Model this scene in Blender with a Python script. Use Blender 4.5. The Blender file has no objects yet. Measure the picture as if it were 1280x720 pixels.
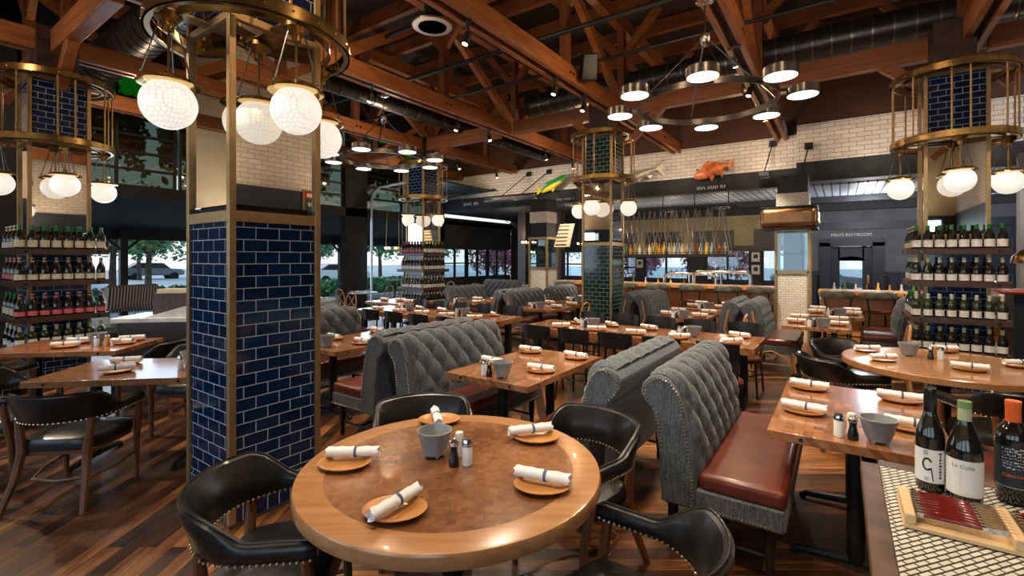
import bpy, math, random
from mathutils import Vector, Matrix
random.seed(7)
PI = math.pi
SC = bpy.context.scene
COL = SC.collection
YAW = math.radians(34.8)
CS, SN = math.cos(YAW), math.sin(YAW)
EYE = 1.70

def c2r(x, d):
    """plan point given as metres right of / ahead of the photographer -> room grid"""
    return (CS * x - SN * d, SN * x + CS * d)

# ------------------------------------------------------------------ materials
def new_mat(name):
    m = bpy.data.materials.new(name); m.use_nodes = True
    nt = m.node_tree
    b = nt.nodes['Principled BSDF']
    return m, nt, b

def N(nt, t, **kw):
    n = nt.nodes.new(t)
    for k, v in kw.items():
        if k in n.inputs: n.inputs[k].default_value = v
        else: setattr(n, k, v)
    return n

def ramp(nt, stops):
    r = nt.nodes.new('ShaderNodeValToRGB')
    e = r.color_ramp.elements
    e[0].position, e[0].color = stops[0][0], (*stops[0][1], 1)
    e[1].position, e[1].color = stops[-1][0], (*stops[-1][1], 1)
    for p, c in stops[1:-1]:
        x = e.new(p); x.color = (*c, 1)
    return r

def plain(name, col, rough=.5, metal=0, noise=.12, scale=8, bump=0, coat=0, spec=None, emit=None, es=0, stretch=(1, 1, 1), trans=0, ior=1.45):
    m, nt, b = new_mat(name)
    L = nt.links
    tc = N(nt, 'ShaderNodeTexCoord'); mp = N(nt, 'ShaderNodeMapping'); mp.inputs['Scale'].default_value = stretch
    L.new(tc.outputs['Object'], mp.inputs['Vector'])
    nz = N(nt, 'ShaderNodeTexNoise', Scale=scale, Detail=5.0)
    L.new(mp.outputs[0], nz.inputs['Vector'])
    lo = tuple(max(0, c * (1 - noise * 2)) for c in col); hi = tuple(min(1, c * (1 + noise * 2)) for c in col)
    r = ramp(nt, [(.3, lo), (.7, hi)])
    L.new(nz.outputs['Fac'], r.inputs[0]); L.new(r.outputs[0], b.inputs['Base Color'])
    b.inputs['Roughness'].default_value = rough; b.inputs['Metallic'].default_value = metal
    b.inputs['Coat Weight'].default_value = coat; b.inputs['Coat Roughness'].default_value = .08
    b.inputs['Transmission Weight'].default_value = trans; b.inputs['IOR'].default_value = ior
    if emit: b.inputs['Emission Color'].default_value = (*emit, 1); b.inputs['Emission Strength'].default_value = es
    if bump:
        bp = N(nt, 'ShaderNodeBump', Strength=bump, Distance=.01)
        L.new(nz.outputs['Fac'], bp.inputs['Height']); L.new(bp.outputs[0], b.inputs['Normal'])
    return m

def wood(name, c1, c2, rough=.35, scale=3, axis='X', coat=0, bump=.15):
    m, nt, b = new_mat(name); L = nt.links
    tc = N(nt, 'ShaderNodeTexCoord'); mp = N(nt, 'ShaderNodeMapping')
    s = {'X': (.6, 8, 8), 'Y': (8, .6, 8), 'Z': (8, 8, .6)}[axis]
    mp.inputs['Scale'].default_value = s
    L.new(tc.outputs['Object'], mp.inputs['Vector'])
    nz = N(nt, 'ShaderNodeTexNoise', Scale=scale, Detail=8.0, Roughness=.6, Distortion=1.2)
    L.new(mp.outputs[0], nz.inputs['Vector'])
    r = ramp(nt, [(.25, c1), (.5, tuple((a + d) / 2 for a, d in zip(c1, c2))), (.75, c2)])
    L.new(nz.outputs['Fac'], r.inputs[0]); L.new(r.outputs[0], b.inputs['Base Color'])
    b.inputs['Roughness'].default_value = rough; b.inputs['Coat Weight'].default_value = coat
    if bump:
        bp = N(nt, 'ShaderNodeBump', Strength=bump, Distance=.005)
        L.new(nz.outputs['Fac'], bp.inputs['Height']); L.new(bp.outputs[0], b.inputs['Normal'])
    return m

def brick(name, c1, c2, mortar, bw, bh, rough=.2, ms=.006, mode='wall', offset=.5, rot=0, metal=0, bumpd=.003, smooth=.1, varscale=2.0, coat=0, mroughs=None, rand=1.0, sq=1.0):
    """brick / tile / plank pattern; mode wall: runs round vertical faces, flat: lies on horizontal faces"""
    m, nt, b = new_mat(name); L = nt.links
    tc = N(nt, 'ShaderNodeTexCoord')
    if mode == 'wall':
        sp = N(nt, 'ShaderNodeSeparateXYZ'); ad = N(nt, 'ShaderNodeMath', operation='ADD'); cb = N(nt, 'ShaderNodeCombineXYZ')
        L.new(tc.outputs['Object'], sp.inputs[0]); L.new(sp.outputs[0], ad.inputs[0]); L.new(sp.outputs[1], ad.inputs[1])
        L.new(ad.outputs[0], cb.inputs[0]); L.new(sp.outputs[2], cb.inputs[1]); src = cb.outputs[0]
    else:
        mp = N(nt, 'ShaderNodeMapping'); mp.inputs['Rotation'].default_value = (0, 0, rot)
        L.new(tc.outputs['Object'], mp.inputs['Vector']); src = mp.outputs[0]
    br = N(nt, 'ShaderNodeTexBrick', offset=offset)
    br.inputs['Scale'].default_value = 1; br.inputs['Brick Width'].default_value = bw; br.inputs['Row Height'].default_value = bh
    br.inputs['Mortar Size'].default_value = ms; br.inputs['Mortar Smooth'].default_value = smooth
    br.inputs['Color1'].default_value = (*c1, 1); br.inputs['Color2'].default_value = (*c2, 1); br.inputs['Mortar'].default_value = (*mortar, 1)
    L.new(src, br.inputs['Vector'])
    nz = N(nt, 'ShaderNodeTexNoise', Scale=varscale, Detail=4.0); L.new(src, nz.inputs['Vector'])
    mx = N(nt, 'ShaderNodeMix', data_type='RGBA', blend_type='OVERLAY'); mx.inputs[0].default_value = .25
    L.new(br.outputs['Color'], mx.inputs[6]); L.new(nz.outputs['Color'], mx.inputs[7])
    L.new(br.outputs['Color'], b.inputs['Base Color'])
    mr = N(nt, 'ShaderNodeMapRange'); mr.inputs[3].default_value = rough; mr.inputs[4].default_value = .8
    L.new(br.outputs['Fac'], mr.inputs[0]); L.new(mr.outputs[0], b.inputs['Roughness'])
    b.inputs['Coat Weight'].default_value = coat
    iv = N(nt, 'ShaderNodeMath', operation='SUBTRACT'); iv.inputs[0].default_value = 1; L.new(br.outputs['Fac'], iv.inputs[1])
    bp = N(nt, 'ShaderNodeBump', Strength=.6, Distance=bumpd); L.new(iv.outputs[0], bp.inputs['Height'])
    nz2 = N(nt, 'ShaderNodeTexNoise', Scale=9.0, Detail=2.0); L.new(src, nz2.inputs['Vector'])
    bp2 = N(nt, 'ShaderNodeBump', Strength=.12, Distance=.01); L.new(nz2.outputs['Fac'], bp2.inputs['Height'])
    L.new(bp2.outputs[0], bp.inputs['Normal']); L.new(bp.outputs[0], b.inputs['Normal'])
    return m

def floor_mat():
    m, nt, b = new_mat('plank_floor'); L = nt.links
    tc = N(nt, 'ShaderNodeTexCoord'); sp = N(nt, 'ShaderNodeSeparateXYZ'); L.new(tc.outputs['Object'], sp.inputs[0])
    def layer(rot):
        mp = N(nt, 'ShaderNodeMapping'); mp.inputs['Rotation'].default_value = (0, 0, rot); L.new(tc.outputs['Object'], mp.inputs['Vector'])
        br = N(nt, 'ShaderNodeTexBrick', offset=.37, offset_frequency=2)
        br.inputs['Scale'].default_value = 1; br.inputs['Brick Width'].default_value = 1.7; br.inputs['Row Height'].default_value = .095
        br.inputs['Mortar Size'].default_value = .0018; br.inputs['Mortar Smooth'].default_value = .2; br.inputs['Bias'].default_value = 0
        br.inputs['Color1'].default_value = (0, 0, 0, 1); br.inputs['Color2'].default_value = (1, 1, 1, 1); br.inputs['Mortar'].default_value = (0, 0, 0, 1)
        L.new(mp.outputs[0], br.inputs['Vector'])
        m2 = N(nt, 'ShaderNodeMapping'); m2.inputs['Scale'].default_value = (.7, 14, 1); L.new(mp.outputs[0], m2.inputs['Vector'])
        ad = N(nt, 'ShaderNodeVectorMath', operation='ADD'); L.new(m2.outputs[0], ad.inputs[0])
        sc = N(nt, 'ShaderNodeVectorMath', operation='SCALE'); sc.inputs[3].default_value = 17; L.new(br.outputs['Color'], sc.inputs[0]); L.new(sc.outputs[0], ad.inputs[1])
        nz = N(nt, 'ShaderNodeTexNoise', Scale=2.2, Detail=8.0, Roughness=.65, Distortion=1.5); L.new(ad.outputs[0], nz.inputs['Vector'])
        return br, nz
    ang1 = math.radians(-124.8); ang2 = math.radians(-34.8)
    b1, n1 = layer(ang1); b2, n2 = layer(ang2)
    gt = N(nt, 'ShaderNodeMath', operation='GREATER_THAN'); gt.inputs[1].default_value = -2.3; L.new(sp.outputs[0], gt.inputs[0])
    def mixv(a, c, t='FLOAT'):
        mx = N(nt, 'ShaderNodeMix', data_type=t); L.new(gt.outputs[0], mx.inputs[0])
        ia, ib, o = (2, 3, 0) if t == 'FLOAT' else (6, 7, 2)
        L.new(a, mx.inputs[ia]); L.new(c, mx.inputs[ib]); return mx.outputs[o]
    tone = mixv(b1.outputs['Color'], b2.outputs['Color'], 'RGBA')
    gap = mixv(b1.outputs['Fac'], b2.outputs['Fac'])
    grain = mixv(n1.outputs['Fac'], n2.outputs['Fac'])
    r1 = ramp(nt, [(.0, (.010, .004, .002)), (.3, (.036, .012, .005)), (.55, (.085, .030, .010)), (.78, (.19, .070, .020)), (1, (.38, .165, .055))])
    s = N(nt, 'ShaderNodeMath', operation='MULTIPLY_ADD'); s.inputs[1].default_value = .72; L.new(tone, s.inputs[0])
    g2 = N(nt, 'ShaderNodeMath', operation='MULTIPLY_ADD'); g2.inputs[1].default_value = 1.4; g2.inputs[2].default_value = -.54; L.new(grain, g2.inputs[0]); L.new(g2.outputs[0], s.inputs[2])
    L.new(s.outputs[0], r1.inputs[0])
    mx = N(nt, 'ShaderNodeMix', data_type='RGBA'); L.new(gap, mx.inputs[0]); L.new(r1.outputs[0], mx.inputs[6]); mx.inputs[7].default_value = (.01, .005, .003, 1)
    L.new(mx.outputs[2], b.inputs['Base Color'])
    rr = N(nt, 'ShaderNodeMapRange'); rr.inputs[3].default_value = .22; rr.inputs[4].default_value = .5; L.new(grain, rr.inputs[0]); L.new(rr.outputs[0], b.inputs['Roughness'])
    bp = N(nt, 'ShaderNodeBump', Strength=.25, Distance=.003); L.new(grain, bp.inputs['Height']); L.new(bp.outputs[0], b.inputs['Normal'])
    return m

def inlay_mat():
    m, nt, b = new_mat('end_grain_inlay'); L = nt.links
    tc = N(nt, 'ShaderNodeTexCoord'); vo = N(nt, 'ShaderNodeTexVoronoi', Scale=22.0, Randomness=.45, distance='CHEBYCHEV'); L.new(tc.outputs['Object'], vo.inputs['Vector'])
    sp = N(nt, 'ShaderNodeSeparateColor'); L.new(vo.outputs['Color'], sp.inputs[0])
    nz = N(nt, 'ShaderNodeTexNoise', Scale=30.0, Detail=6.0); L.new(tc.outputs['Object'], nz.inputs['Vector'])
    nz2 = N(nt, 'ShaderNodeTexNoise', Scale=3.5, Detail=3.0); L.new(tc.outputs['Object'], nz2.inputs['Vector'])
    a = N(nt, 'ShaderNodeMath', operation='MULTIPLY_ADD'); a.inputs[1].default_value = .22; L.new(sp.outputs[0], a.inputs[0])
    c = N(nt, 'ShaderNodeMath', operation='MULTIPLY_ADD'); c.inputs[1].default_value = .5; c.inputs[2].default_value = -.28; L.new(nz.outputs['Fac'], c.inputs[0])
    d = N(nt, 'ShaderNodeMath', operation='MULTIPLY_ADD'); d.inputs[1].default_value = 1.1; L.new(nz2.outputs['Fac'], d.inputs[0]); L.new(c.outputs[0], d.inputs[2]); L.new(d.outputs[0], a.inputs[2])
    r = ramp(nt, [(.1, (.060, .020, .008)), (.5, (.150, .058, .021)), (.9, (.29, .125, .048))]); L.new(a.outputs[0], r.inputs[0]); L.new(r.outputs[0], b.inputs['Base Color'])
    b.inputs['Roughness'].default_value = .22; b.inputs['Coat Weight'].default_value = .3; b.inputs['Coat Roughness'].default_value = .1
    return m

def block_mat(name='butcher_block', lo=(.14, .048, .017), hi=(.40, .175, .070), bw=.16, bh=.045):
    """staves of butcher block: tone changes along the length"""
    m, nt, b = new_mat(name); L = nt.links
    tc = N(nt, 'ShaderNodeTexCoord')
    geo = N(nt, 'ShaderNodeSeparateXYZ'); L.new(tc.outputs['Object'], geo.inputs[0])
    ad = N(nt, 'ShaderNodeMath', operation='MULTIPLY_ADD'); ad.inputs[1].default_value = .9; L.new(geo.outputs[2], ad.inputs[0]); L.new(geo.outputs[0], ad.inputs[2])
    cb = N(nt, 'ShaderNodeCombineXYZ'); L.new(geo.outputs[1], cb.inputs[0]); L.new(ad.outputs[0], cb.inputs[1])
    br = N(nt, 'ShaderNodeTexBrick', offset=.43)
    br.inputs['Scale'].default_value = 1; br.inputs['Brick Width'].default_value = bw; br.inputs['Row Height'].default_value = bh
    br.inputs['Mortar Size'].default_value = .0005; br.inputs['Color1'].default_value = (0, 0, 0, 1); br.inputs['Color2'].default_value = (1, 1, 1, 1); br.inputs['Mortar'].default_value = (.3, .3, .3, 1)
    L.new(cb.outputs[0], br.inputs['Vector'])
    nz = N(nt, 'ShaderNodeTexNoise', Scale=24.0, Detail=6.0, Distortion=.6); L.new(tc.outputs['Object'], nz.inputs['Vector'])
    a = N(nt, 'ShaderNodeMath', operation='MULTIPLY_ADD'); a.inputs[1].default_value = .45; L.new(br.outputs['Color'], a.inputs[0])
    c = N(nt, 'ShaderNodeMath', operation='MULTIPLY_ADD'); c.inputs[1].default_value = .6; c.inputs[2].default_value = 0; L.new(nz.outputs['Fac'], c.inputs[0]); L.new(c.outputs[0], a.inputs[2])
    r = ramp(nt, [(.15, lo), (.85, hi)]); L.new(a.outputs[0], r.inputs[0]); L.new(r.outputs[0], b.inputs['Base Color'])
    b.inputs['Roughness'].default_value = .16; b.inputs['Coat Weight'].default_value = .45; b.inputs['Coat Roughness'].default_value = .08
    return m

def fabric_mat(name, c1, c2):
    m, nt, b = new_mat(name); L = nt.links
    tc = N(nt, 'ShaderNodeTexCoord'); mp = N(nt, 'ShaderNodeMapping'); mp.inputs['Scale'].default_value = (140, 140, 12); L.new(tc.outputs['Object'], mp.inputs['Vector'])
    nz = N(nt, 'ShaderNodeTexNoise', Scale=1.0, Detail=4.0); L.new(mp.outputs[0], nz.inputs['Vector'])
    m2 = N(nt, 'ShaderNodeMapping'); m2.inputs['Scale'].default_value = (60, 60, 160); L.new(tc.outputs['Object'], m2.inputs['Vector'])
    n2 = N(nt, 'ShaderNodeTexNoise', Scale=1.0, Detail=3.0); L.new(m2.outputs[0], n2.inputs['Vector'])
    a = N(nt, 'ShaderNodeMath', operation='ADD'); L.new(nz.outputs['Fac'], a.inputs[0]); L.new(n2.outputs['Fac'], a.inputs[1])
    h = N(nt, 'ShaderNodeMath', operation='MULTIPLY'); h.inputs[1].default_value = .5; L.new(a.outputs[0], h.inputs[0])
    r = ramp(nt, [(.36, c1), (.62, c2)]); L.new(h.outputs[0], r.inputs[0]); L.new(r.outputs[0], b.inputs['Base Color'])
    b.inputs['Roughness'].default_value = .85; b.inputs['Sheen Weight'].default_value = .25; b.inputs['Sheen Roughness'].default_value = .4
    bp = N(nt, 'ShaderNodeBump', Strength=.25, Distance=.002); L.new(h.outputs[0], bp.inputs['Height']); L.new(bp.outputs[0], b.inputs['Normal'])
    return m

def globe_mat():
    m, nt, b = new_mat('quilted_opal_glass'); L = nt.links
    tc = N(nt, 'ShaderNodeTexCoord'); vo = N(nt, 'ShaderNodeTexVoronoi', Scale=42.0, Randomness=.3, feature='DISTANCE_TO_EDGE'); L.new(tc.outputs['Object'], vo.inputs['Vector'])
    r = ramp(nt, [(0, (.66, .57, .45)), (.09, (.92, .86, .76)), (.22, (1, .94, .84))]); L.new(vo.outputs['Distance'], r.inputs[0])
    b.inputs['Base Color'].default_value = (.8, .76, .7, 1); b.inputs['Roughness'].default_value = .2
    L.new(r.outputs[0], b.inputs['Emission Color']); b.inputs['Emission Strength'].default_value = .80
    bp = N(nt, 'ShaderNodeBump', Strength=.5, Distance=.004); L.new(vo.outputs['Distance'], bp.inputs['Height']); L.new(bp.outputs[0], b.inputs['Normal'])
    return m

def stripe_mat():
    m, nt, b = new_mat('striped_awning_cloth'); L = nt.links
    tc = N(nt, 'ShaderNodeTexCoord'); w = N(nt, 'ShaderNodeTexWave', Scale=4.0, Distortion=0.0); L.new(tc.outputs['Object'], w.inputs['Vector'])
    r = ramp(nt, [(.45, (.05, .06, .10)), (.55, (.75, .72, .7))]); L.new(w.outputs['Fac'], r.inputs[0]); L.new(r.outputs[0], b.inputs['Base Color'])
    return m

def glass_mat(name, tint=(.8, .9, .9), clear=.75):
    m, nt, b = new_mat(name); L = nt.links
    nt.nodes.remove(b)
    t = N(nt, 'ShaderNodeBsdfTransparent'); t.inputs[0].default_value = (*tint, 1)
    g = N(nt, 'ShaderNodeBsdfGlossy'); g.inputs['Roughness'].default_value = .03; g.inputs[0].default_value = (.9, .95, .95, 1)
    mx = N(nt, 'ShaderNodeMixShader'); mx.inputs[0].default_value = 1 - clear
    L.new(t.outputs[0], mx.inputs[1]); L.new(g.outputs[0], mx.inputs[2]); L.new(mx.outputs[0], nt.nodes['Material Output'].inputs[0])
    return m

M = {}
M['floor'] = floor_mat()
M['inlay'] = inlay_mat()
M['block'] = block_mat()
M['rim'] = wood('maple_table_rim', (.30, .135, .05), (.47, .235, .10), .22, 2.5, 'X', .4, .02)
M['blue_tile'] = brick('navy_glazed_tile', (.001, .010, .040), (.002, .020, .070), (.34, .38, .44), .156, .079, .10, .0035, coat=.15, smooth=.3)
M['green_tile'] = brick('dark_green_glazed_tile', (.004, .03, .03), (.010, .052, .045), (.40, .42, .38), .156, .079, .08, .0035, coat=.3, smooth=.3)
M['skirt_tile'] = brick('navy_skirting_tile', (.001, .008, .032), (.002, .014, .05), (.34, .38, .44), .079, .2, .10, .003, coat=.15, offset=0)
M['white_brick'] = brick('white_glazed_brick', (.62, .54, .46), (.74, .66, .57), (.10, .075, .05), .26, .095, .3, .004)
M['small_white_tile'] = brick('small_cream_tile', (.62, .58, .5), (.72, .68, .6), (.3, .26, .2), .1, .05, .3, .003)
M['penny'] = brick('white_and_black_mosaic', (.56, .54, .46), (.66, .64, .57), (.030, .020, .014), .038, .0155, .35, .0036, mode='flat', rot=math.radians(-52), smooth=.5, bumpd=.001)
M['brass'] = plain('aged_brass', (.34, .225, .085), .28, 1, .12, 12)
M['bright_brass'] = plain('polished_brass', (.75, .50, .16), .16, 1, .06, 12)
M['trim_brass'] = plain('satin_brass_trim', (.42, .285, .14), .36, .75, .06, 20)
M['leather'] = plain('black_leather', (.0085, .0075, .0070), .33, 0, .3, 14, .3, .12)
M['nail'] = plain('nail_heads', (.80, .66, .46), .3, 1, .05)
M['chair_wood'] = wood('walnut_chair_wood', (.10, .034, .012), (.22, .082, .030), .38, 3, 'Z', .1, .05)
M['blond_wood'] = wood('bentwood_beech', (.36, .16, .06), (.55, .28, .12), .35, 3, 'Z')
M['beam'] = wood('fir_beam', (.13, .036, .009), (.42, .145, .036), .5, 2, 'Y')
M['beam_x'] = wood('fir_cross_beam', (.12, .034, .009), (.34, .112, .028), .5, 2, 'X')
M['beam_z'] = wood('fir_post', (.10, .028, .008), (.24, .074, .019), .55, 2, 'Z')
M['deck'] = wood('roof_boards', (.010, .007, .006), (.040, .017, .009), .7, 2, 'X')
M['dark_post'] = plain('dark_stained_post', (.035, .015, .010), .6, 0, .3, 6)
M['black_metal'] = plain('black_painted_metal', (.012, .013, .015), .45, .3, .2, 10)
M['dark_steel'] = plain('dark_steel', (.17, .165, .16), .3, .9, .15, 10)
M['black_paint'] = plain('black_plaster', (.018, .018, .020), .7, 0, .2, 4)
M['grey_paint'] = plain('slate_grey_plaster', (.095, .10, .115), .75, 0, .08, 3)
M['navy_paint'] = plain('navy_panelling', (.018, .024, .038), .45, 0, .1, 3)
M['cream_paint'] = plain('ochre_plaster', (.34, .26, .13), .75, 0, .1, 2)
M['plank_paint'] = brick('painted_ceiling_boards', (.20, .23, .30), (.27, .30, .37), (.012, .012, .016), 6.0, .17, .45, .016, mode='flat', rot=PI / 2)
M['fabric'] = fabric_mat('grey_blue_denim', (.020, .026, .034), (.122, .140, .158))
M['red_leather'] = plain('oxblood_leather', (.105, .020, .010), .30, 0, .2, 5, .1, .2)
M['sofa_leg'] = plain('ebony_leg', (.012, .009, .008), .35, 0, .2, 8)
M['napkin'] = plain('white_linen', (.78, .77, .77), .85, 0, .04, 30, .3)
M['band'] = plain('blue_napkin_band', (.05, .12, .20), .6, 0, .05)
M['plate'] = plain('tan_stoneware', (.46, .20, .055), .28, 0, .12, 8, 0, .3)
M['bowl'] = plain('grey_stoneware', (.26, .275, .29), .32, 0, .14, 9, 0, .3)
M['salt'] = plain('white_salt', (.75, .73, .7), .5, 0, .05)
M['pepper'] = plain('black_pepper_mill', (.008, .009, .012), .2, 0, .1, 5, 0, .5)
M['chrome'] = plain('chrome', (.65, .65, .65), .14, 1, .03)
M['amber'] = plain('amber_sauce', (.55, .22, .03), .2, 0, .1)
M['globe'] = globe_mat()
M['lamp'] = plain('lamp_diffuser', (1, .9, .75), .5, 0, 0, emit=(1, .84, .62), es=3.2)
M['bulb'] = plain('warm_bulb', (1, .8, .5), .5, 0, 0, emit=(1, .72, .38), es=9)
M['mirror'] = plain('mirror_glass', (.80, .77, .70), .02, 1, .01)
M['glass'] = glass_mat('window_glass', (.88, .95, .97), .94)
M['green_glass'] = glass_mat('green_tinted_glass', (.015, .26, .05), .93)
M['dark_glass'] = glass_mat('smoked_glass', (.30, .36, .32), .82)
M['cream_plaster'] = plain('cream_plaster', (.66, .55, .40), .8, 0, .06, 2)
M['rod_steel'] = plain('grey_rod_steel', (.22, .20, .18), .4, .6, .1)
M['edge_wood'] = plain('dark_edge_wood', (.085, .045, .028), .4, 0, .25, 14)
M['bottle_dark'] = plain('dark_wine_glass', (.010, .008, .005), .06, 0, .2, 5, 0, .6)
M['bottle_green'] = plain('olive_wine_glass', (.025, .030, .006), .06, 0, .2, 5, 0, .6)
M['label_cream'] = plain('cream_paper', (.62, .55, .40), .7, 0, .05)
M['label_white'] = plain('white_paper', (.74, .73, .69), .7, 0, .03)
M['label_pink'] = plain('pink_paper', (.60, .12, .14), .6, 0, .05)
M['foil_green'] = plain('green_foil', (.025, .22, .05), .3, .2, .1)
M['foil_gold'] = plain('gold_foil', (.60, .44, .18), .3, .7, .1)
M['foil_pink'] = plain('pink_foil', (.62, .18, .19), .35, .2, .1)
M['foil_white'] = plain('pale_foil', (.68, .66, .58), .4, .1, .1)
M['foil_lime'] = plain('pale_green_foil', (.42, .47, .27), .45, 0, .05)
M['foil_olive'] = plain('green_cap_paper', (.17, .27, .09), .45, 0, .05)
M['foil_orange'] = plain('orange_foil', (.80, .13, .025), .35, 0, .05)
M['shelf'] = wood('dark_shelf_wood', (.035, .016, .010), (.085, .042, .026), .4, 3, 'X')
M['box_wood'] = wood('pale_pine', (.55, .36, .17), (.74, .52, .29), .5, 3, 'X')
M['knife'] = plain('red_knife_handle', (.15, .010, .008), .14, 0, .3, 20, 0, .5)
M['duct'] = plain('spiral_duct', (.055, .055, .060), .35, .7, .2, 30, .2, stretch=(6, 1, 1))
M['copper'] = plain('bronze_hood', (.26, .14, .065), .28, .9, .15, 3)
M['marble'] = plain('white_marble', (.66, .65, .63), .2, 0, .1, 4, 0, .3)
M['espresso'] = wood('espresso_wood', (.020, .010, .008), (.055, .026, .020), .4, 2, 'Z')
M['bar_wood'] = wood('honey_bar_wood', (.34, .13, .04), (.56, .26, .09), .3, 2, 'X', .2)
M['bar_panel'] = wood('honey_bar_panel', (.36, .16, .06), (.58, .30, .12), .4, 2, 'Z', .1)
M['stool_seat'] = plain('olive_leather', (.12, .12, .095), .4, 0, .2, 10)
M['foliage'] = plain('tree_leaves', (.10, .26, .12), .6, 0, .5, 1.2)
M['red_foliage'] = plain('red_shrub_leaves', (.55, .22, .26), .6, 0, .5, 2)
M['light_foliage'] = plain('young_leaves', (.24, .40, .12), .6, 0, .5, 1.2)
M['bark'] = plain('bark', (.08, .055, .04), .9, 0, .3, 8)
M['asphalt'] = plain('pale_asphalt', (.42, .50, .53), .9, 0, .1, .3)
M['patio'] = plain('patio_concrete', (.30, .31, .32), .8, 0, .1, .8)
M['car'] = plain('white_car_paint', (.7, .72, .75), .25, 0, .02)
M['car_grey'] = plain('grey_car_paint', (.2, .22, .25), .25, .3, .02)
M['tyre'] = plain('black_rubber', (.01, .01, .01), .8)
M['stripe'] = stripe_mat()
M['teal_cloth'] = plain('teal_cushion', (.05, .16, .26), .8)
M['white_metal'] = plain('pale_metal', (.6, .63, .65), .4, .4, .05)
M['paper_sign'] = plain('menu_paper', (.60, .48, .34), .7, 0, .1, 18, stretch=(.2, .2, 6))
M['red_paint'] = plain('red_lacquer', (.42, .035, .015), .25, 0, .1)
M['poster'] = plain('dark_poster', (.02, .028, .03), .5)
M['letter'] = plain('white_letters', (.75, .75, .72), .5)
M['mahi'] = plain('green_mahi_skin', (.03, .30, .07), .3, 0, .2, 5)
M['mahi_belly'] = plain('yellow_mahi_belly', (.72, .58, .03), .3, 0, .1)
M['snapper'] = plain('orange_rockfish_skin', (.72, .17, .05), .35, 0, .3, 9)
M['silver_fish'] = plain('silver_fish_skin', (.45, .42, .34), .25, .2, .2)
M['silver_dark'] = plain('pink_fish_skin', (.55, .22, .15), .4)

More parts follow.
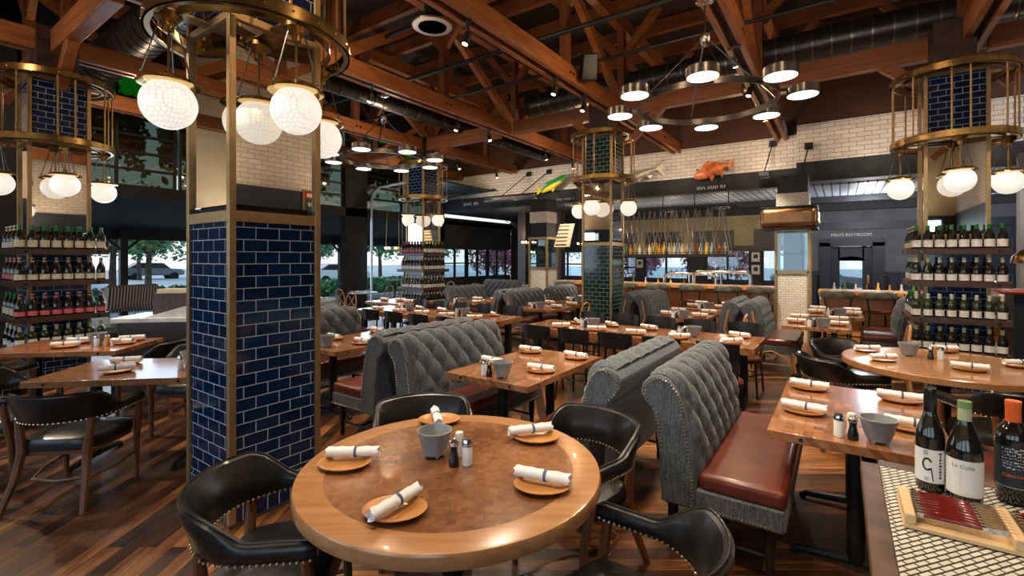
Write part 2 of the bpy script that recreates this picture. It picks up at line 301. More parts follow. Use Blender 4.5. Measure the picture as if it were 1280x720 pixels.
# ------------------------------------------------------------------ mesh builder
class MB:
    def __init__(s): s.v = []; s.f = []
    def add(s, vs, fs):
        o = len(s.v); s.v += [tuple(v) for v in vs]; s.f += [tuple(i + o for i in f) for f in fs]; return s
    def box(s, c, d, rz=0, tap=1.0, rx=0, ry=0):
        x, y, z = d[0] / 2, d[1] / 2, d[2] / 2
        R = Matrix.Rotation(rz, 3, 'Z') @ Matrix.Rotation(ry, 3, 'Y') @ Matrix.Rotation(rx, 3, 'X')
        vs = []
        for k, (a, b_, e) in enumerate([(-1, -1, -1), (1, -1, -1), (1, 1, -1), (-1, 1, -1), (-1, -1, 1), (1, -1, 1), (1, 1, 1), (-1, 1, 1)]):
            q = tap if e < 0 else 1
            vs.append(Vector(c) + R @ Vector((a * x * q, b_ * y * q, e * z)))
        return s.add(vs, [(0, 3, 2, 1), (4, 5, 6, 7), (0, 1, 5, 4), (1, 2, 6, 5), (2, 3, 7, 6), (3, 0, 4, 7)])
    def beam(s, a, b, w, h):
        """box of section w (sideways) x h (up) running from a to b"""
        a, b = Vector(a), Vector(b); d = (b - a).normalized()
        side = d.cross(Vector((0, 0, 1)))
        if side.length < 1e-4: side = Vector((1, 0, 0))
        side.normalize(); up = side.cross(d)
        vs = []
        for p in (a, b):
            for i, j in ((-1, -1), (1, -1), (1, 1), (-1, 1)): vs.append(p + side * w / 2 * i + up * h / 2 * j)
        return s.add(vs, [(0, 1, 2, 3), (7, 6, 5, 4), (0, 4, 5, 1), (1, 5, 6, 2), (2, 6, 7, 3), (3, 7, 4, 0)])
    def tube(s, pts, r, n=8, closed=False):
        pts = [Vector(p) for p in pts]; m = len(pts)
        rs = r if isinstance(r, (list, tuple)) else [r] * m
        vs = []; prev = None
        for i, p in enumerate(pts):
            if closed: t = pts[(i + 1) % m] - pts[i - 1]
            else: t = pts[min(i + 1, m - 1)] - pts[max(i - 1, 0)]
            t.normalize()
            if prev is None:
                a = Vector((0, 0, 1)) if abs(t.z) < .9 else Vector((1, 0, 0)); prev = t.cross(a).normalized()
            prev = (prev - t * prev.dot(t)).normalized(); o = t.cross(prev)
            for k in range(n):
                an = 2 * PI * k / n; vs.append(p + (prev * math.cos(an) + o * math.sin(an)) * rs[i])
        fs = []
        for i in range(m if closed else m - 1):
            j = (i + 1) % m
            for k in range(n):
                l = (k + 1) % n; fs.append((i * n + k, i * n + l, j * n + l, j * n + k))
        if not closed: fs += [tuple(range(n))[::-1], tuple((m - 1) * n + k for k in range(n))]
        return s.add(vs, fs)
    def lathe(s, prof, c=(0, 0, 0), n=16, sx=1, sy=1, rz=0):
        vs = []; m = len(prof)
        for r, z in prof:
            for k in range(n):
                a = 2 * PI * k / n + rz; vs.append((c[0] + r * math.cos(a) * sx, c[1] + r * math.sin(a) * sy, c[2] + z))
        fs = [(i * n + k, i * n + (k + 1) % n, (i + 1) * n + (k + 1) % n, (i + 1) * n + k) for i in range(m - 1) for k in range(n)]
        fs += [tuple(range(n))[::-1], tuple((m - 1) * n + k for k in range(n))]
        return s.add(vs, fs)
    def sphere(s, c, r, n=16, m=10, sz=1):
        return s.lathe([(r * math.sin(PI * i / m) + 1e-5, -r * sz * math.cos(PI * i / m)) for i in range(m + 1)], c, n)
    def prism(s, poly, h, at=(0, 0, 0), plane='YZ'):
        """polygon in a plane pushed out by h both ways along the third axis"""
        def pt(a, b, w):
            return {'YZ': (w, a, b), 'XZ': (a, w, b), 'XY': (a, b, w)}[plane]
        n = len(poly); vs = []
        for w in (-h / 2, h / 2):
            for a, b in poly:
                p = pt(a, b, w); vs.append((p[0] + at[0], p[1] + at[1], p[2] + at[2]))
        fs = [tuple(range(n)), tuple(range(2 * n - 1, n - 1, -1))] + [(i, (i + 1) % n + 0, (i + 1) % n + n, i + n)[::-1] for i in range(n)]
        return s.add(vs, fs)
    def grid(s, rows, closed=False):
        n = len(rows[0]); vs = [p for r in rows for p in r]; fs = []
        for i in range(len(rows) - 1):
            for k in range(n if closed else n - 1): fs.append((i * n + k, i * n + (k + 1) % n, (i + 1) * n + (k + 1) % n, (i + 1) * n + k))
        return s.add(vs, fs)
    def ringbox(s, c, ro, ri, h, n=64):
        rows = []
        for r, z in ((ro, 0), (ro, h), (ri, h), (ri, 0), (ro, 0)):
            rows.append([(c[0] + r * math.cos(2 * PI * k / n), c[1] + r * math.sin(2 * PI * k / n), c[2] + z) for k in range(n)])
        return s.grid(rows, True)
    def mesh(s, name, m, sharp=35):
        me = bpy.data.meshes.new(name); me.from_pydata(s.v, [], s.f)
        import bmesh
        bm = bmesh.new(); bm.from_mesh(me); bmesh.ops.recalc_face_normals(bm, faces=bm.faces); bm.to_mesh(me); bm.free()
        me.materials.append(m)
        me.shade_smooth(); me.set_sharp_from_angle(angle=math.radians(sharp))
        return me

def obj(name, mb, m, parent=None, loc=None, rz=0, bevel=0, sharp=35, seg=2):
    o = bpy.data.objects.new(name, mb.mesh(name, m, sharp)); COL.objects.link(o)
    if parent: o.parent = parent
    if loc: o.location = loc
    if rz: o.rotation_euler = (0, 0, rz)
    if bevel:
        bv = o.modifiers.new('bevel', 'BEVEL'); bv.width = bevel; bv.segments = seg; bv.limit_method = 'ANGLE'; bv.angle_limit = math.radians(40)
    return o

def tag(o, label, cat, group=None):
    o['label'] = label; o['category'] = cat
    if group: o['group'] = group
    return o

def thing(name, label, cat, loc=(0, 0, 0), rz=0, group=None):
    o = bpy.data.objects.new(name, None); COL.objects.link(o); o.location = loc; o.rotation_euler = (0, 0, rz)
    o.empty_display_size = .1
    return tag(o, label, cat, group)

def struct(o): o['kind'] = 'structure'; return o

def dup(root, loc, rz, label, group=None):
    r = root.copy(); COL.objects.link(r); r.location = loc; r.rotation_euler = (0, 0, rz); r['label'] = label
    if group: r['group'] = group
    def rec(a, b):
        for ch in a.children:
            c = ch.copy(); COL.objects.link(c); c.parent = b; rec(ch, c)
    rec(root, r)
    return r

class Kind:
    """first placing makes the thing, later ones copy it and its parts"""
    def __init__(s, make, group=None): s.make = make; s.root = None; s.group = group
    def __call__(s, loc, rz, label, group=None):
        if len(loc) == 2: loc = (*loc, 0)
        if s.root is None:
            s.root = s.make(); s.root.location = loc; s.root.rotation_euler = (0, 0, rz); s.root['label'] = label
            if group or s.group: s.root['group'] = group or s.group
            return s.root
        return dup(s.root, loc, rz, label, group or s.group)

ORD = ['first', 'second', 'third', 'fourth', 'fifth', 'sixth', 'seventh', 'eighth', 'ninth', 'tenth', 'eleventh', 'twelfth', 'thirteenth', 'fourteenth', 'fifteenth', 'sixteenth', 'seventeenth', 'eighteenth', 'nineteenth', 'twentieth', 'twenty-first', 'twenty-second', 'twenty-third', 'twenty-fourth']
def sm(t): t = max(0, min(1, t)); return t * t * (3 - 2 * t)

# ------------------------------------------------------------------ furniture kinds
def make_captain():
    t = thing('captain_chair', '', 'chair')
    s = MB()          # seat pad, softly domed
    rows = []
    outline = []
    for k in range(40):
        a = 2 * PI * k / 40; ca, sa = math.cos(a), math.sin(a)
        x = .255 * abs(ca) ** .5 * (1 if ca > 0 else -1); y = .235 * abs(sa) ** .5 * (1 if sa > 0 else -1)
        x *= 1 + .08 * (y / .24); outline.append((x, y))
    for q, z in ((.94, .385), (1, .40), (1.0, .44), (.95, .468), (.8, .482), (.4, .49), (.02, .492)):
        rows.append([(x * q, y * q, z) for x, y in outline])
    s.grid(rows, True); s.add([(x * .94, y * .94, .385) for x, y in outline], [tuple(range(40))[::-1]])
    obj('seat', s, M['leather'], t)
    b = MB(); n = 56; rows = []; low = []; hi = []
    for i in range(n + 1):
        u = -1 + 2 * i / n; a = u * PI * .5
        # U-shaped plan: arms forward, back round
        if abs(u) < .62:
            th = u / .62 * PI / 2; x = .285 * math.sin(th); y = -.02 - .27 * math.cos(th)
            nx, ny = math.sin(th), -math.cos(th)
        else:
            q = (abs(u) - .62) / .38; sg = 1 if u > 0 else -1
            x = sg * (.285 + .0 * q); y = -.02 + .24 * q; nx, ny = sg, 0
        f = sm((.62 - abs(u)) / .30)            # 1 at the back, 0 along the arms
        top = .672 + .118 * f; bot = .600 + .0 * f - .01 * f; th_ = .030 - .004 * f
        lean = .05 * f
        if abs(u) > .985: top -= .012; bot += .012; th_ *= .6
        prof = []
        for k in range(12):
            an = 2 * PI * k / 12; cz, cx = math.sin(an), math.cos(an)
            zz = (top + bot) / 2 + (top - bot) / 2 * (abs(cz) ** .7) * (1 if cz > 0 else -1); off = th_ * (abs(cx) ** .7) * (1 if cx > 0 else -1)
            if cz > .4: off += .010 * f
            off += lean * (zz - bot) / .19 if f > 0 else 0
            prof.append((x + nx * off, y + ny * off, zz))
        rows.append(prof)
        low.append((x + nx * (th_ + .004), y + ny * (th_ + .004), bot + .012)); hi.append((x - nx * (th_ * .9), y - ny * (th_ * .9), bot + .012))
    b.grid(rows, True); b.add(rows[0], [tuple(range(12))]); b.add(rows[-1], [tuple(range(12))])
    br = obj('backrest', b, M['leather'], t)
    nl = MB()
    for line in (low, hi):
        for i in range(len(line) - 1):
            for q in (.25,):
                p = Vector(line[i]).lerp(Vector(line[i + 1]), q); nl.sphere(p, .0062, 6, 4)
    obj('nailhead_trim', nl, M['nail'], br)
    pp = MB(); pp.tube([(rows[i][3][0], rows[i][3][1], rows[i][3][2] + .001) for i in range(1, n)], .005, 6); obj('piping', pp, M['leather'], br)
    for sx in (-1, 1):
        l = MB(); l.tube([(sx * .245, .215, 0), (sx * .25, .205, .3), (sx * .275, .19, .48), (sx * .285, .175, .61)], [.017, .022, .024, .022], 8); obj('leg', l, M['chair_wood'], t)
        l = MB(); l.tube([(sx * .25, -.33, 0), (sx * .215, -.25, .22), (sx * .20, -.215, .40), (sx * .225, -.215, .61)], [.018, .024, .028, .022], 8); obj('leg', l, M['chair_wood'], t)
    st = MB()
    pts = [(.24 * math.cos(a) * (1 if True else 1), -.03 + .24 * math.sin(a), .20) for a in [math.radians(x) for x in range(-50, 231, 20)]]
    pts = [(-.247, .2, .21), (-.24, .0, .19), (-.18, -.16, .18), (0, -.21, .18), (.18, -.16, .18), (.24, 0, .19), (.247, .2, .21)]
    st.tube(pts, .011, 6); obj('stretcher', st, M['chair_wood'], t)
    ap = MB(); ap.box((0, 0, .37), (.44, .40, .035)); obj('seat_rail', ap, M['chair_wood'], t, bevel=.005)
    return t
captain = Kind(make_captain)

def make_bentwood():
    t = thing('bentwood_chair', '', 'chair')
    s = MB(); s.lathe([(.17, .435), (.205, .44), (.21, .455), (.20, .472), (.12, .482), (.01, .484)], n=24); obj('seat', s, M['red_leather'], t)
    r = MB(); r.lathe([(.19, .415), (.212, .415), (.214, .437), (.19, .44)], n=24); obj('seat_ring', r, M['sofa_leg'], t)
    b = MB(); rows = []
    for i in range(13):
        a = math.radians(-50 + 100 * i / 12); x = .235 * math.sin(a) * 1.12; y = -.02 - .21 * math.cos(a)
        top = .865 - .02 * (abs(a)) ** 2; 
        rows.append([(x * .98, y + .008, .70), (x, y - .008, .69), (x * 1.02, y - .024, top), (x, y - .008, top + .005)])
    b.grid(rows, True); b.add(rows[0], [(0, 1, 2, 3)]); b.add(rows[-1], [(0, 1, 2, 3)]); obj('backrest', b, M['sofa_leg'], t)
    for sx in (-1, 1):
        l = MB(); l.tube([(sx * .20, -.25, 0), (sx * .175, -.185, .44), (sx * .19, -.19, .73)], [.013, .015, .013], 7); obj('leg', l, M['sofa_leg'], t)
        l = MB(); l.tube([(sx * .19, .20, 0), (sx * .16, .15, .43)], [.012, .016], 7); obj('leg', l, M['sofa_leg'], t)
    h = MB(); h.tube([(.175 * math.cos(2 * PI * k / 18), .175 * math.sin(2 * PI * k / 18) - .01, .25) for k in range(18)], .009, 6, True); obj('hoop', h, M['sofa_leg'], t)
    return t
bentwood = Kind(make_bentwood)

def make_crossback():
    t = thing('crossback_chair', '', 'chair')
    s = MB(); s.lathe([(.18, .44), (.205, .445), (.21, .46), (.19, .475), (.01, .48)], n=20); obj('seat', s, M['red_leather'], t)
    f = MB(); f.tube([(-.2, -.24, 0), (-.18, -.19, .45), (-.19, -.2, .7), (-.13, -.22, .86), (0, -.23, .90), (.13, -.22, .86), (.19, -.2, .7), (.18, -.19, .45), (.2, -.24, 0)], .015, 7); obj('back_frame', f, M['blond_wood'], t)
    x = MB(); x.tube([(-.17, -.19, .5), (0, -.225, .66), (.15, -.215, .84)], .010, 6); x.tube([(.17, -.19, .5), (0, -.21, .66), (-.15, -.215, .84)], .010, 6); obj('cross_splat', x, M['blond_wood'], t)
    for sx in (-1, 1):
        l = MB(); l.tube([(sx * .19, .2, 0), (sx * .17, .15, .45)], [.013, .017], 7); obj('leg', l, M['blond_wood'], t)
    h = MB(); h.tube([(.17 * math.cos(2 * PI * k / 16), .17 * math.sin(2 * PI * k / 16), .24) for k in range(16)], .009, 6, True); obj('hoop', h, M['blond_wood'], t)
    return t
crossback = Kind(make_crossback)

PROF = [(.0, .295), (.005, .46), (-.015, .60), (-.035, .73), (-.065, .85), (-.10, .945), (-.150, 1.000), (-.205, 1.018), (-.262, 1.000), (-.302, .955), (-.308, .90), (-.285, .855), (-.235, .80), (-.205, .60), (-.19, .295)]
def make_sofa(kind='nailed', length=1.34):
    t = thing('tufted_loveseat', '', 'sofa')
    L2 = length / 2
    body = MB(); body.prism([(a, b) for a, b in PROF], length, plane='YZ')
    bk = obj('backrest', body, M['fabric'], t, bevel=.012)
    # tufted front skin
    pts = [Vector((0, a, b)) for a, b in PROF[1:9]]
    path = [pts[0]]
    for i in range(len(pts) - 1):
        p0 = pts[max(i - 1, 0)]; p1 = pts[i]; p2 = pts[i + 1]; p3 = pts[min(i + 2, len(pts) - 1)]
        for k in range(1, 9):
            u = k / 8; path.append(.5 * ((2 * p1) + (-p0 + p2) * u + (2 * p0 - 5 * p1 + 4 * p2 - p3) * u * u + (-p0 + 3 * p1 - 3 * p2 + p3) * u ** 3))
    d = [0]
    for i in range(1, len(path)): d.append(d[-1] + (path[i] - path[i - 1]).length)
    tot = d[-1]; nu = 96; rows = []; su, sv = .192, .27
    for i, p in enumerate(path):
        tn = (path[min(i + 1, len(path) - 1)] - path[max(i - 1, 0)]).normalized(); nr = Vector((0, tn.z, -tn.y))
        row = []
        for k in range(nu + 1):
            x = -L2 + .035 + (length - .07) * k / nu
            s_ = d[i] - .12
            h = (abs(math.sin(PI * (x / su + s_ / sv))) * abs(math.sin(PI * (x / su - s_ / sv)))) ** .36 * .045
            # gathers run straight down below the last buttons and over the roll
            if s_ < .04: h = h * sm(s_ / .04 + 1) + .040 * (1 - sm(s_ / .04 + 1)) * abs(math.cos(PI * x / su)) ** .3 * .6
            if d[i] > tot - .10: q = sm((tot - d[i]) / .10); h = h * q + .02 * (1 - q) * abs(math.sin(PI * x / su)) ** .4
            e = sm((L2 - .035 - abs(x)) / .03); h *= e
            g = sm(i / 4) * .5 + .5
            row.append(tuple(p + Vector((x, 0, 0)) + nr * (h * g + .002)))
        rows.append(row)
    tf = MB(); tf.grid(rows); obj('tufted_panel', tf, M['fabric'], bk, sharp=80)
    if kind == 'nailed':
        nl = MB()
        for sx in (-1, 1):
            loop = PROF[:14]
            for (a, b), (c, e) in zip(loop[:-1], loop[1:]):
                ln = math.hypot(c - a, e - b); q = max(1, int(ln / .019))
                for k in range(q):
                    y = a + (c - a) * k / q; z = b + (e - b) * k / q
                    cx, cz = -.12, .88
                    yy = y + (cx - y) * .13 if z > .82 else y + (.022 if y < -.12 else -.022); zz = z + (cz - z) * .13 if z > .82 else z
                    nl.sphere((sx * (L2 + .002), yy, zz), .0066, 6, 4)
            for k in range(22):
                nl.sphere((sx * (L2 + .002), .0 + .4 * k / 22, .315), .0062, 6, 4)
        for k in range(66): nl.sphere((-L2 + length * k / 66, .432, .315), .0062, 6, 4)
        obj('nailhead_trim', nl, M['nail'], bk)
    fr = MB(); fr.box((0, .215, .355), (length - .004, .43, .12)); obj('seat_frame', fr, M['fabric'], t, bevel=.012)
    c = MB(); c.box((0, .225, .455), (length - .015, .43, .105)); cu = obj('seat_cushion', c, M['red_leather'], t, bevel=.035, seg=4)
    lm = M['sofa_leg'] if kind == 'nailed' else M['blond_wood']
    for sx in (-1, 1):
        for y in (-.14, .36):
            l = MB(); l.lathe([(.02, 0), (.024, .03), (.019, .06), (.028, .16), (.03, .31)], (sx * (L2 - .07), y, 0), 10); obj('leg', l, lm, t)
    st = MB()
    for sx in (-1, 1): st.tube([(sx * (L2 - .07), -.14, .13), (sx * (L2 - .07), .36, .13)], .011, 6)
    st.tube([(-L2 + .07, .11, .13), (L2 - .07, .11, .13)], .011, 6); obj('stretcher', st, lm, t)
    if kind != 'nailed':
        w = MB()
        for sx in (-1, 1):
            x = sx * (L2 + .014)
            w.tube([(x, -.26, 0), (x, -.20, .3), (x, -.10, .6), (x, -.16, .9)], .016, 7)
            w.tube([(x, -.20, .12), (x, -.12, .28), (x, .1, .335), (x, .28, .26), (x, .37, .1)], .012, 7)
            w.tube([(x, .41, 0), (x, .37, .33)], .016, 7)
        obj('bentwood_frame', w, M['blond_wood'], t)
    return t
sofa = Kind(lambda: make_sofa('nailed'))
wsofa = Kind(lambda: make_sofa('bent', 1.25))

def make_table(w=.80, l=1.27):
    t = thing('dining_table', '', 'table')
    tp = MB(); tp.box((0, 0, .735), (w, l, .05)); top = obj('tabletop', tp, M['block'], t, bevel=.004)
    bolts = MB()
    for sx in (-1, 1):
        for y in (-l / 2 + .16, l / 2 - .16): bolts.tube([(sx * (w / 2 - .004), y, .735), (sx * (w / 2 + .0015), y, .735)], .011, 10)
    for sy in (-1, 1):
        for x in (-w / 2 + .16, w / 2 - .16): bolts.tube([(x, sy * (l / 2 - .004), .735), (x, sy * (l / 2 + .0015), .735)], .011, 10)
    obj('bolt_plug', bolts, M['pepper'], top)
    for y in (-l * .30, l * .30):
        p = MB(); p.tube([(0, y, .04), (0, y, .70)], .042, 14); p.box((0, y, .705), (.3, .2, .01)); obj('pedestal', p, M['black_metal'], t)
        f = MB(); f.tube([(-.30, y, .012), (-.27, y, .035), (0, y, .055), (.27, y, .035), (.30, y, .012)], [.016, .022, .03, .022, .016], 8); f.tube([(-.29, y, 0), (-.29, y, .02)], .02, 8); f.tube([(.29, y, 0), (.29, y, .02)], .02, 8)
        obj('foot', f, M['black_metal'], t)
    return t
table4 = Kind(make_table)

def make_plate():
    p = MB(); p.lathe([(.05, 0), (.085, .004), (.108, .016), (.112, .021), (.106, .021), (.085, .010), (.06, .007), (.001, .007)], n=32, sx=1.06, sy=.86)
    return tag(obj('side_plate', p, M['plate']), '', 'plate')
plate = Kind(make_plate)
def make_napkin():
    t = thing('napkin_roll', '', 'napkin')
    n = MB(); rows = []
    for i in range(15):
        x = -.118 + .236 * i / 14; r = .0215 * (1 + .06 * math.sin(i * 1.9)) * (.88 if abs(i - 8) < 1 else 1)
        rows.append([(x + .006 * math.sin(k * 2.1 + 1) * (1 if i in (0, 14) else 0), math.cos(2 * PI * k / 14) * r * 1.12, .021 + math.sin(2 * PI * k / 14) * r * (.92 if k != 3 else 1.1)) for k in range(14)])
    n.grid(rows, True)
    for rw, s_ in ((rows[0], 1), (rows[-1], -1)):
        c = [sum(p[j] for p in rw) / 14 for j in range(3)]
        inner = [tuple(c[j] + (p[j] - c[j]) * .55 + (s_ * .012 if j == 0 else 0) for j in range(3)) for p in rw]
        n.grid([rw, inner], True); n.add(inner, [tuple(range(14))])
    obj('cloth', n, M['napkin'], t, sharp=50)
    b = MB(); b.tube([(.008, 0, .021), (.019, 0, .021)], .0245, 14); obj('paper_band', b, M['band'], t)
    return t
napkin = Kind(make_napkin)
def make_bowl():
    t = MB(); n = 32; rows = []
    for r, z in ((.034, 0), (.046, .004), (.055, .02), (.067, .055), (.075, .088), (.078, .100), (.083, .108), (.083, .116), (.077, .116), (.072, .10), (.06, .05), (.03, .02), (.001, .018)):
        rows.append([((r * (1 + .018 * math.cos(8 * 2 * PI * k / n))) * math.cos(2 * PI * k / n), (r * (1 + .018 * math.cos(8 * 2 * PI * k / n))) * math.sin(2 * PI * k / n), z + .008) for k in range(n)])
    t.grid(rows, True)
    for k in range(4): a = PI / 4 + k * PI / 2; t.sphere((.04 * math.cos(a), .04 * math.sin(a), .008), .009, 8, 5)
    return tag(obj('stoneware_bowl', t, M['bowl']), '', 'bowl')
bowl = Kind(make_bowl)
def make_salt():
    t = thing('salt_shaker', '', 'shaker')
    b = MB(); b.lathe([(.020, 0), (.0235, .004), (.0235, .085), (.019, .092)], n=18); obj('jar', b, M['salt'], t)
    c = MB(); c.lathe([(.0225, .088), (.0245, .09), (.0245, .105), (.019, .118), (.001, .121)], n=18); obj('lid', c, M['chrome'], t)
    return t
salt = Kind(make_salt)
def make_pepper():
    t = thing('pepper_mill', '', 'pepper mill')
    b = MB(); b.lathe([(.022, 0), (.025, .006), (.024, .03), (.017, .062), (.0155, .075), (.020, .092)], n=18); obj('body', b, M['pepper'], t)
    c = MB(); c.lathe([(.0205, .092), (.023, .096), (.022, .108), (.012, .118), (.009, .124), (.001, .127)], n=18); obj('cap', c, M['chrome'], t)
    return t
pepper = Kind(make_pepper)
def make_jar():
    t = thing('sauce_jar', '', 'jar')
    b = MB(); b.lathe([(.022, 0), (.025, .004), (.025, .075), (.018, .088), (.018, .095)], n=16); obj('jar_body', b, M['amber'], t)
    c = MB(); c.lathe([(.020, .095), (.021, .112), (.001, .113)], n=16); obj('lid', c, M['salt'], t)
    return t
jar = Kind(make_jar)
def make_sugar():
    b = MB(); b.lathe([(.020, 0), (.022, .005), (.019, .05), (.021, .1), (.018, .112), (.001, .114)], n=14)
    return tag(obj('white_cream_jug', b, M['salt']), '', 'jug')
sugar = Kind(make_sugar)

BT = {}
def make_bottle(body, foil, lab, shape='bordeaux', h=.30, lz=(.05, .135)):
    def f():
        t = thing('wine_bottle', '', 'bottle')
        s = h / .30
        if shape == 'bordeaux': pr = [(.034, 0), (.0375, .006), (.0375, .185), (.034, .205), (.019, .228), (.0145, .24), (.0145, .285)]
        elif shape == 'burgundy': pr = [(.038, 0), (.041, .006), (.041, .15), (.036, .18), (.022, .22), (.015, .245), (.0145, .285)]
        else: pr = [(.040, 0), (.043, .006), (.043, .13), (.038, .17), (.022, .215), (.0155, .24), (.0165, .285)]
        n = 16
        b = MB(); b.lathe([(r, z * s) for r, z in pr], n=n); obj('glass_body', b, M[body], t)
        R = max(r for r, z in pr) + .0006
        l = MB(); rows = []
        for z in lz: rows.append([(R * math.cos(2 * PI * k / 24), R * math.sin(2 * PI * k / 24), z * s) for k in range(24)])
        l.grid(rows, True); obj('paper_label', l, M[lab], t)
        c = MB(); c.lathe([(.0155, .232 * s), (.0162, .236 * s), (.0158, .28 * s), (.0172, .283 * s), (.0172, .297 * s), (.015, .30 * s)], n=14); obj('foil_cap', c, M[foil], t)
        return t
    return Kind(f)
BT['green'] = make_bottle('bottle_dark', 'foil_green', 'label_cream', 'burgundy', lz=(.02, .11))
BT['gold'] = make_bottle('bottle_dark', 'foil_gold', 'label_cream', 'champagne', lz=(.015, .085))
BT['pink'] = make_bottle('bottle_dark', 'foil_pink', 'label_pink', 'champagne', lz=(.02, .08))
BT['pale'] = make_bottle('bottle_green', 'foil_lime', 'label_white', 'bordeaux')
BT['greenw'] = make_bottle('bottle_dark', 'foil_green', 'label_white', 'burgundy', lz=(.02, .11))
BT['white'] = make_bottle('bottle_dark', 'foil_white', 'label_white', 'burgundy', lz=(.01, .09))
BT['olive'] = make_bottle('bottle_green', 'foil_white', 'label_white', 'bordeaux', lz=(.02, .10))
BT['lime'] = make_bottle('bottle_dark', 'foil_lime', 'label_white', 'burgundy', lz=(.02, .10))

# ------------------------------------------------------------------ the room
XL, XR, YB, YF, ZR = -12.5, 3.0, -4.0, 18.0, 6.9
def flat(name, pts, m):
    b = MB(); b.add(pts, [tuple(range(len(pts)))]); return struct(obj(name, b, m))
b = MB(); b.box(((XL + XR) / 2, (YB + YF) / 2, -.05), (XR - XL + .4, YF - YB + .4, .1)); struct(obj('floor', b, M['floor']))
b = MB(); b.box(((XL + XR) / 2, (YB + 13) / 2, ZR + .1), (XR - XL + .4, 13 - YB + .4, .2)); ceil = struct(obj('ceiling', b, M['deck']))
for i, y in enumerate([YB + .6 + 1.25 * k for k in range(14)]):
    p = MB(); p.box(((XL + XR) / 2, y, ZR - .14), (XR - XL, .12, .28)); obj('purlin', p, M['beam_x'], ceil)
def wallbox(name, boxes, m):
    b = MB()
    for c, d in boxes: b.box(c, d)
    return struct(obj(name, b, m))
# right wall (beside the photographer): white brick above, dark below, lit like the mirrors show
wallbox('wall_right', [((XR + .1, 3.5, 1.55), (.2, 15, 3.1))], M['navy_paint'])
wallbox('wall_right_upper', [((XR + .1, 3.5, 5.0), (.2, 15, 3.8))], M['white_brick'])
wallbox('wall_right_far', [((XR + .1 + 3.2, 15.5, 1.7), (.2, 9, 3.4)), ((XR + 1.3, 11.1, 1.7), (3.8, .2, 3.4))], M['grey_paint'])
# wall behind the photographer, with tall windows that bring in daylight
b = MB()
wallbox('wall_back', [((-4.75, YB - .1, .45), (15.9, .2, .9)), ((-4.75, YB - .1, 2.975), (15.9, .2, .15))] +
        [((x, YB - .1, 1.9), (.5, .2, 2.0)) for x in (-12.4, -9.2, -6.1, -3.0, .1, 2.9)], M['navy_paint'])
wallbox('wall_back_upper', [((-4.75, YB - .1, 4.975), (15.9, .2, 3.85))], M['cream_plaster'])
# far wall, window openings
def wall_openings(name, x0, x1, y, z0, z1, ops, m, th=.2):
    """wall along X at y with rectangular openings (xa, xb, za, zb)"""
    boxes = []; ops = sorted(ops); x = x0
    for a, c, za, zb in ops:
        if a > x: boxes.append((((x + a) / 2, y, (z0 + z1) / 2), (a - x, th, z1 - z0)))
        if za > z0: boxes.append((((a + c) / 2, y, (z0 + za) / 2), (c - a, th, za - z0)))
        if zb < z1: boxes.append((((a + c) / 2, y, (zb + z1) / 2), (c - a, th, z1 - zb)))
        x = c
    if x < x1: boxes.append((((x + x1) / 2, y, (z0 + z1) / 2), (x1 - x, th, z1 - z0)))
    return wallbox(name, boxes, m)
WIN = [(-12.2, -10.4, .9, 2.5), (-10.0, -8.2, .9, 2.5), (-7.8, -6.1, .9, 2.5), (-5.7, -4.5, .9, 2.4), (-3.6, -1.3, .9, 1.75), (.35, 2.1, .9, 1.75), (2.9, 4.2, .9, 1.75)]
WIN = [(-12.2, -10.9, .9, 1.95), (-10.3, -8.9, .9, 1.95), (-7.3, -6.55, .9, 1.72), (-6.2, -4.6, .9, 1.72), (-3.95, -2.55, .9, 1.95), (-2.15, -1.45, .9, 1.95)]
wall_openings('wall_far', XL, 6.2, YF, 0, 4.6, WIN + [(-.25, .80, 0, 2.05)], M['black_paint'])
wn = 0
def window(x0, x1, y, z0, z1, nx=1, nz=1, glass='glass', axis='X', fm='black_metal', fw=.06):
    global wn; wn += 1
    f = MB(); w = x1 - x0
    def put(c, d):
        if axis == 'X': f.box(c, d)
        else: f.box((c[1], c[0], c[2]), (d[1], d[0], d[2]))
    for i in range(nx + 1): put((x0 + w * i / nx, y, (z0 + z1) / 2), (fw, .09, z1 - z0))
    for k in range(nz + 1): put(((x0 + x1) / 2, y, z0 + (z1 - z0) * k / nz), (w, .085, fw))
    o = struct(obj('window_%d' % wn, f, M[fm]))
    g = MB()
    if axis == 'X': g.box(((x0 + x1) / 2, y, (z0 + z1) / 2), (w, .01, z1 - z0))
    else: g.box((y, (x0 + x1) / 2, (z0 + z1) / 2), (.01, w, z1 - z0))
    obj('pane', g, M[glass], o)
    return o
for i, (a, c, za, zb) in enumerate(WIN): window(a, c, YF, za, zb, 2 if c - a > 1.4 else 1, 2 if i < 3 else 1)
for a, c in ((-12.1, -9.5), (-8.9, -6.4), (-5.8, -3.3), (-2.7, -.2), (.4, 2.6)):
    window(a, c, YB, .9, 2.9, 2, 2)
# ochre band and dark high panels over the back bar
b = MB(); b.box((-4.6, YF - .13, 2.62), (7.0, .05, 1.4)); struct(obj('wall_bar', b, M['cream_paint']))
for i, x in enumerate((-7.2, -5.5, -3.7, -2.0)):
    p = MB(); w = 1.7 if i < 3 else 1.0; p.box((x - .0, YF - .17, 2.35), (w * .8, .03, .62)); f = struct(obj('trim_%d' % (i + 1), p, M['espresso']))
b = MB(); b.box((-4.8, YF - .22, 2.04), (7.4, .20, .14)); struct(obj('trim_5', b, M['espresso']))
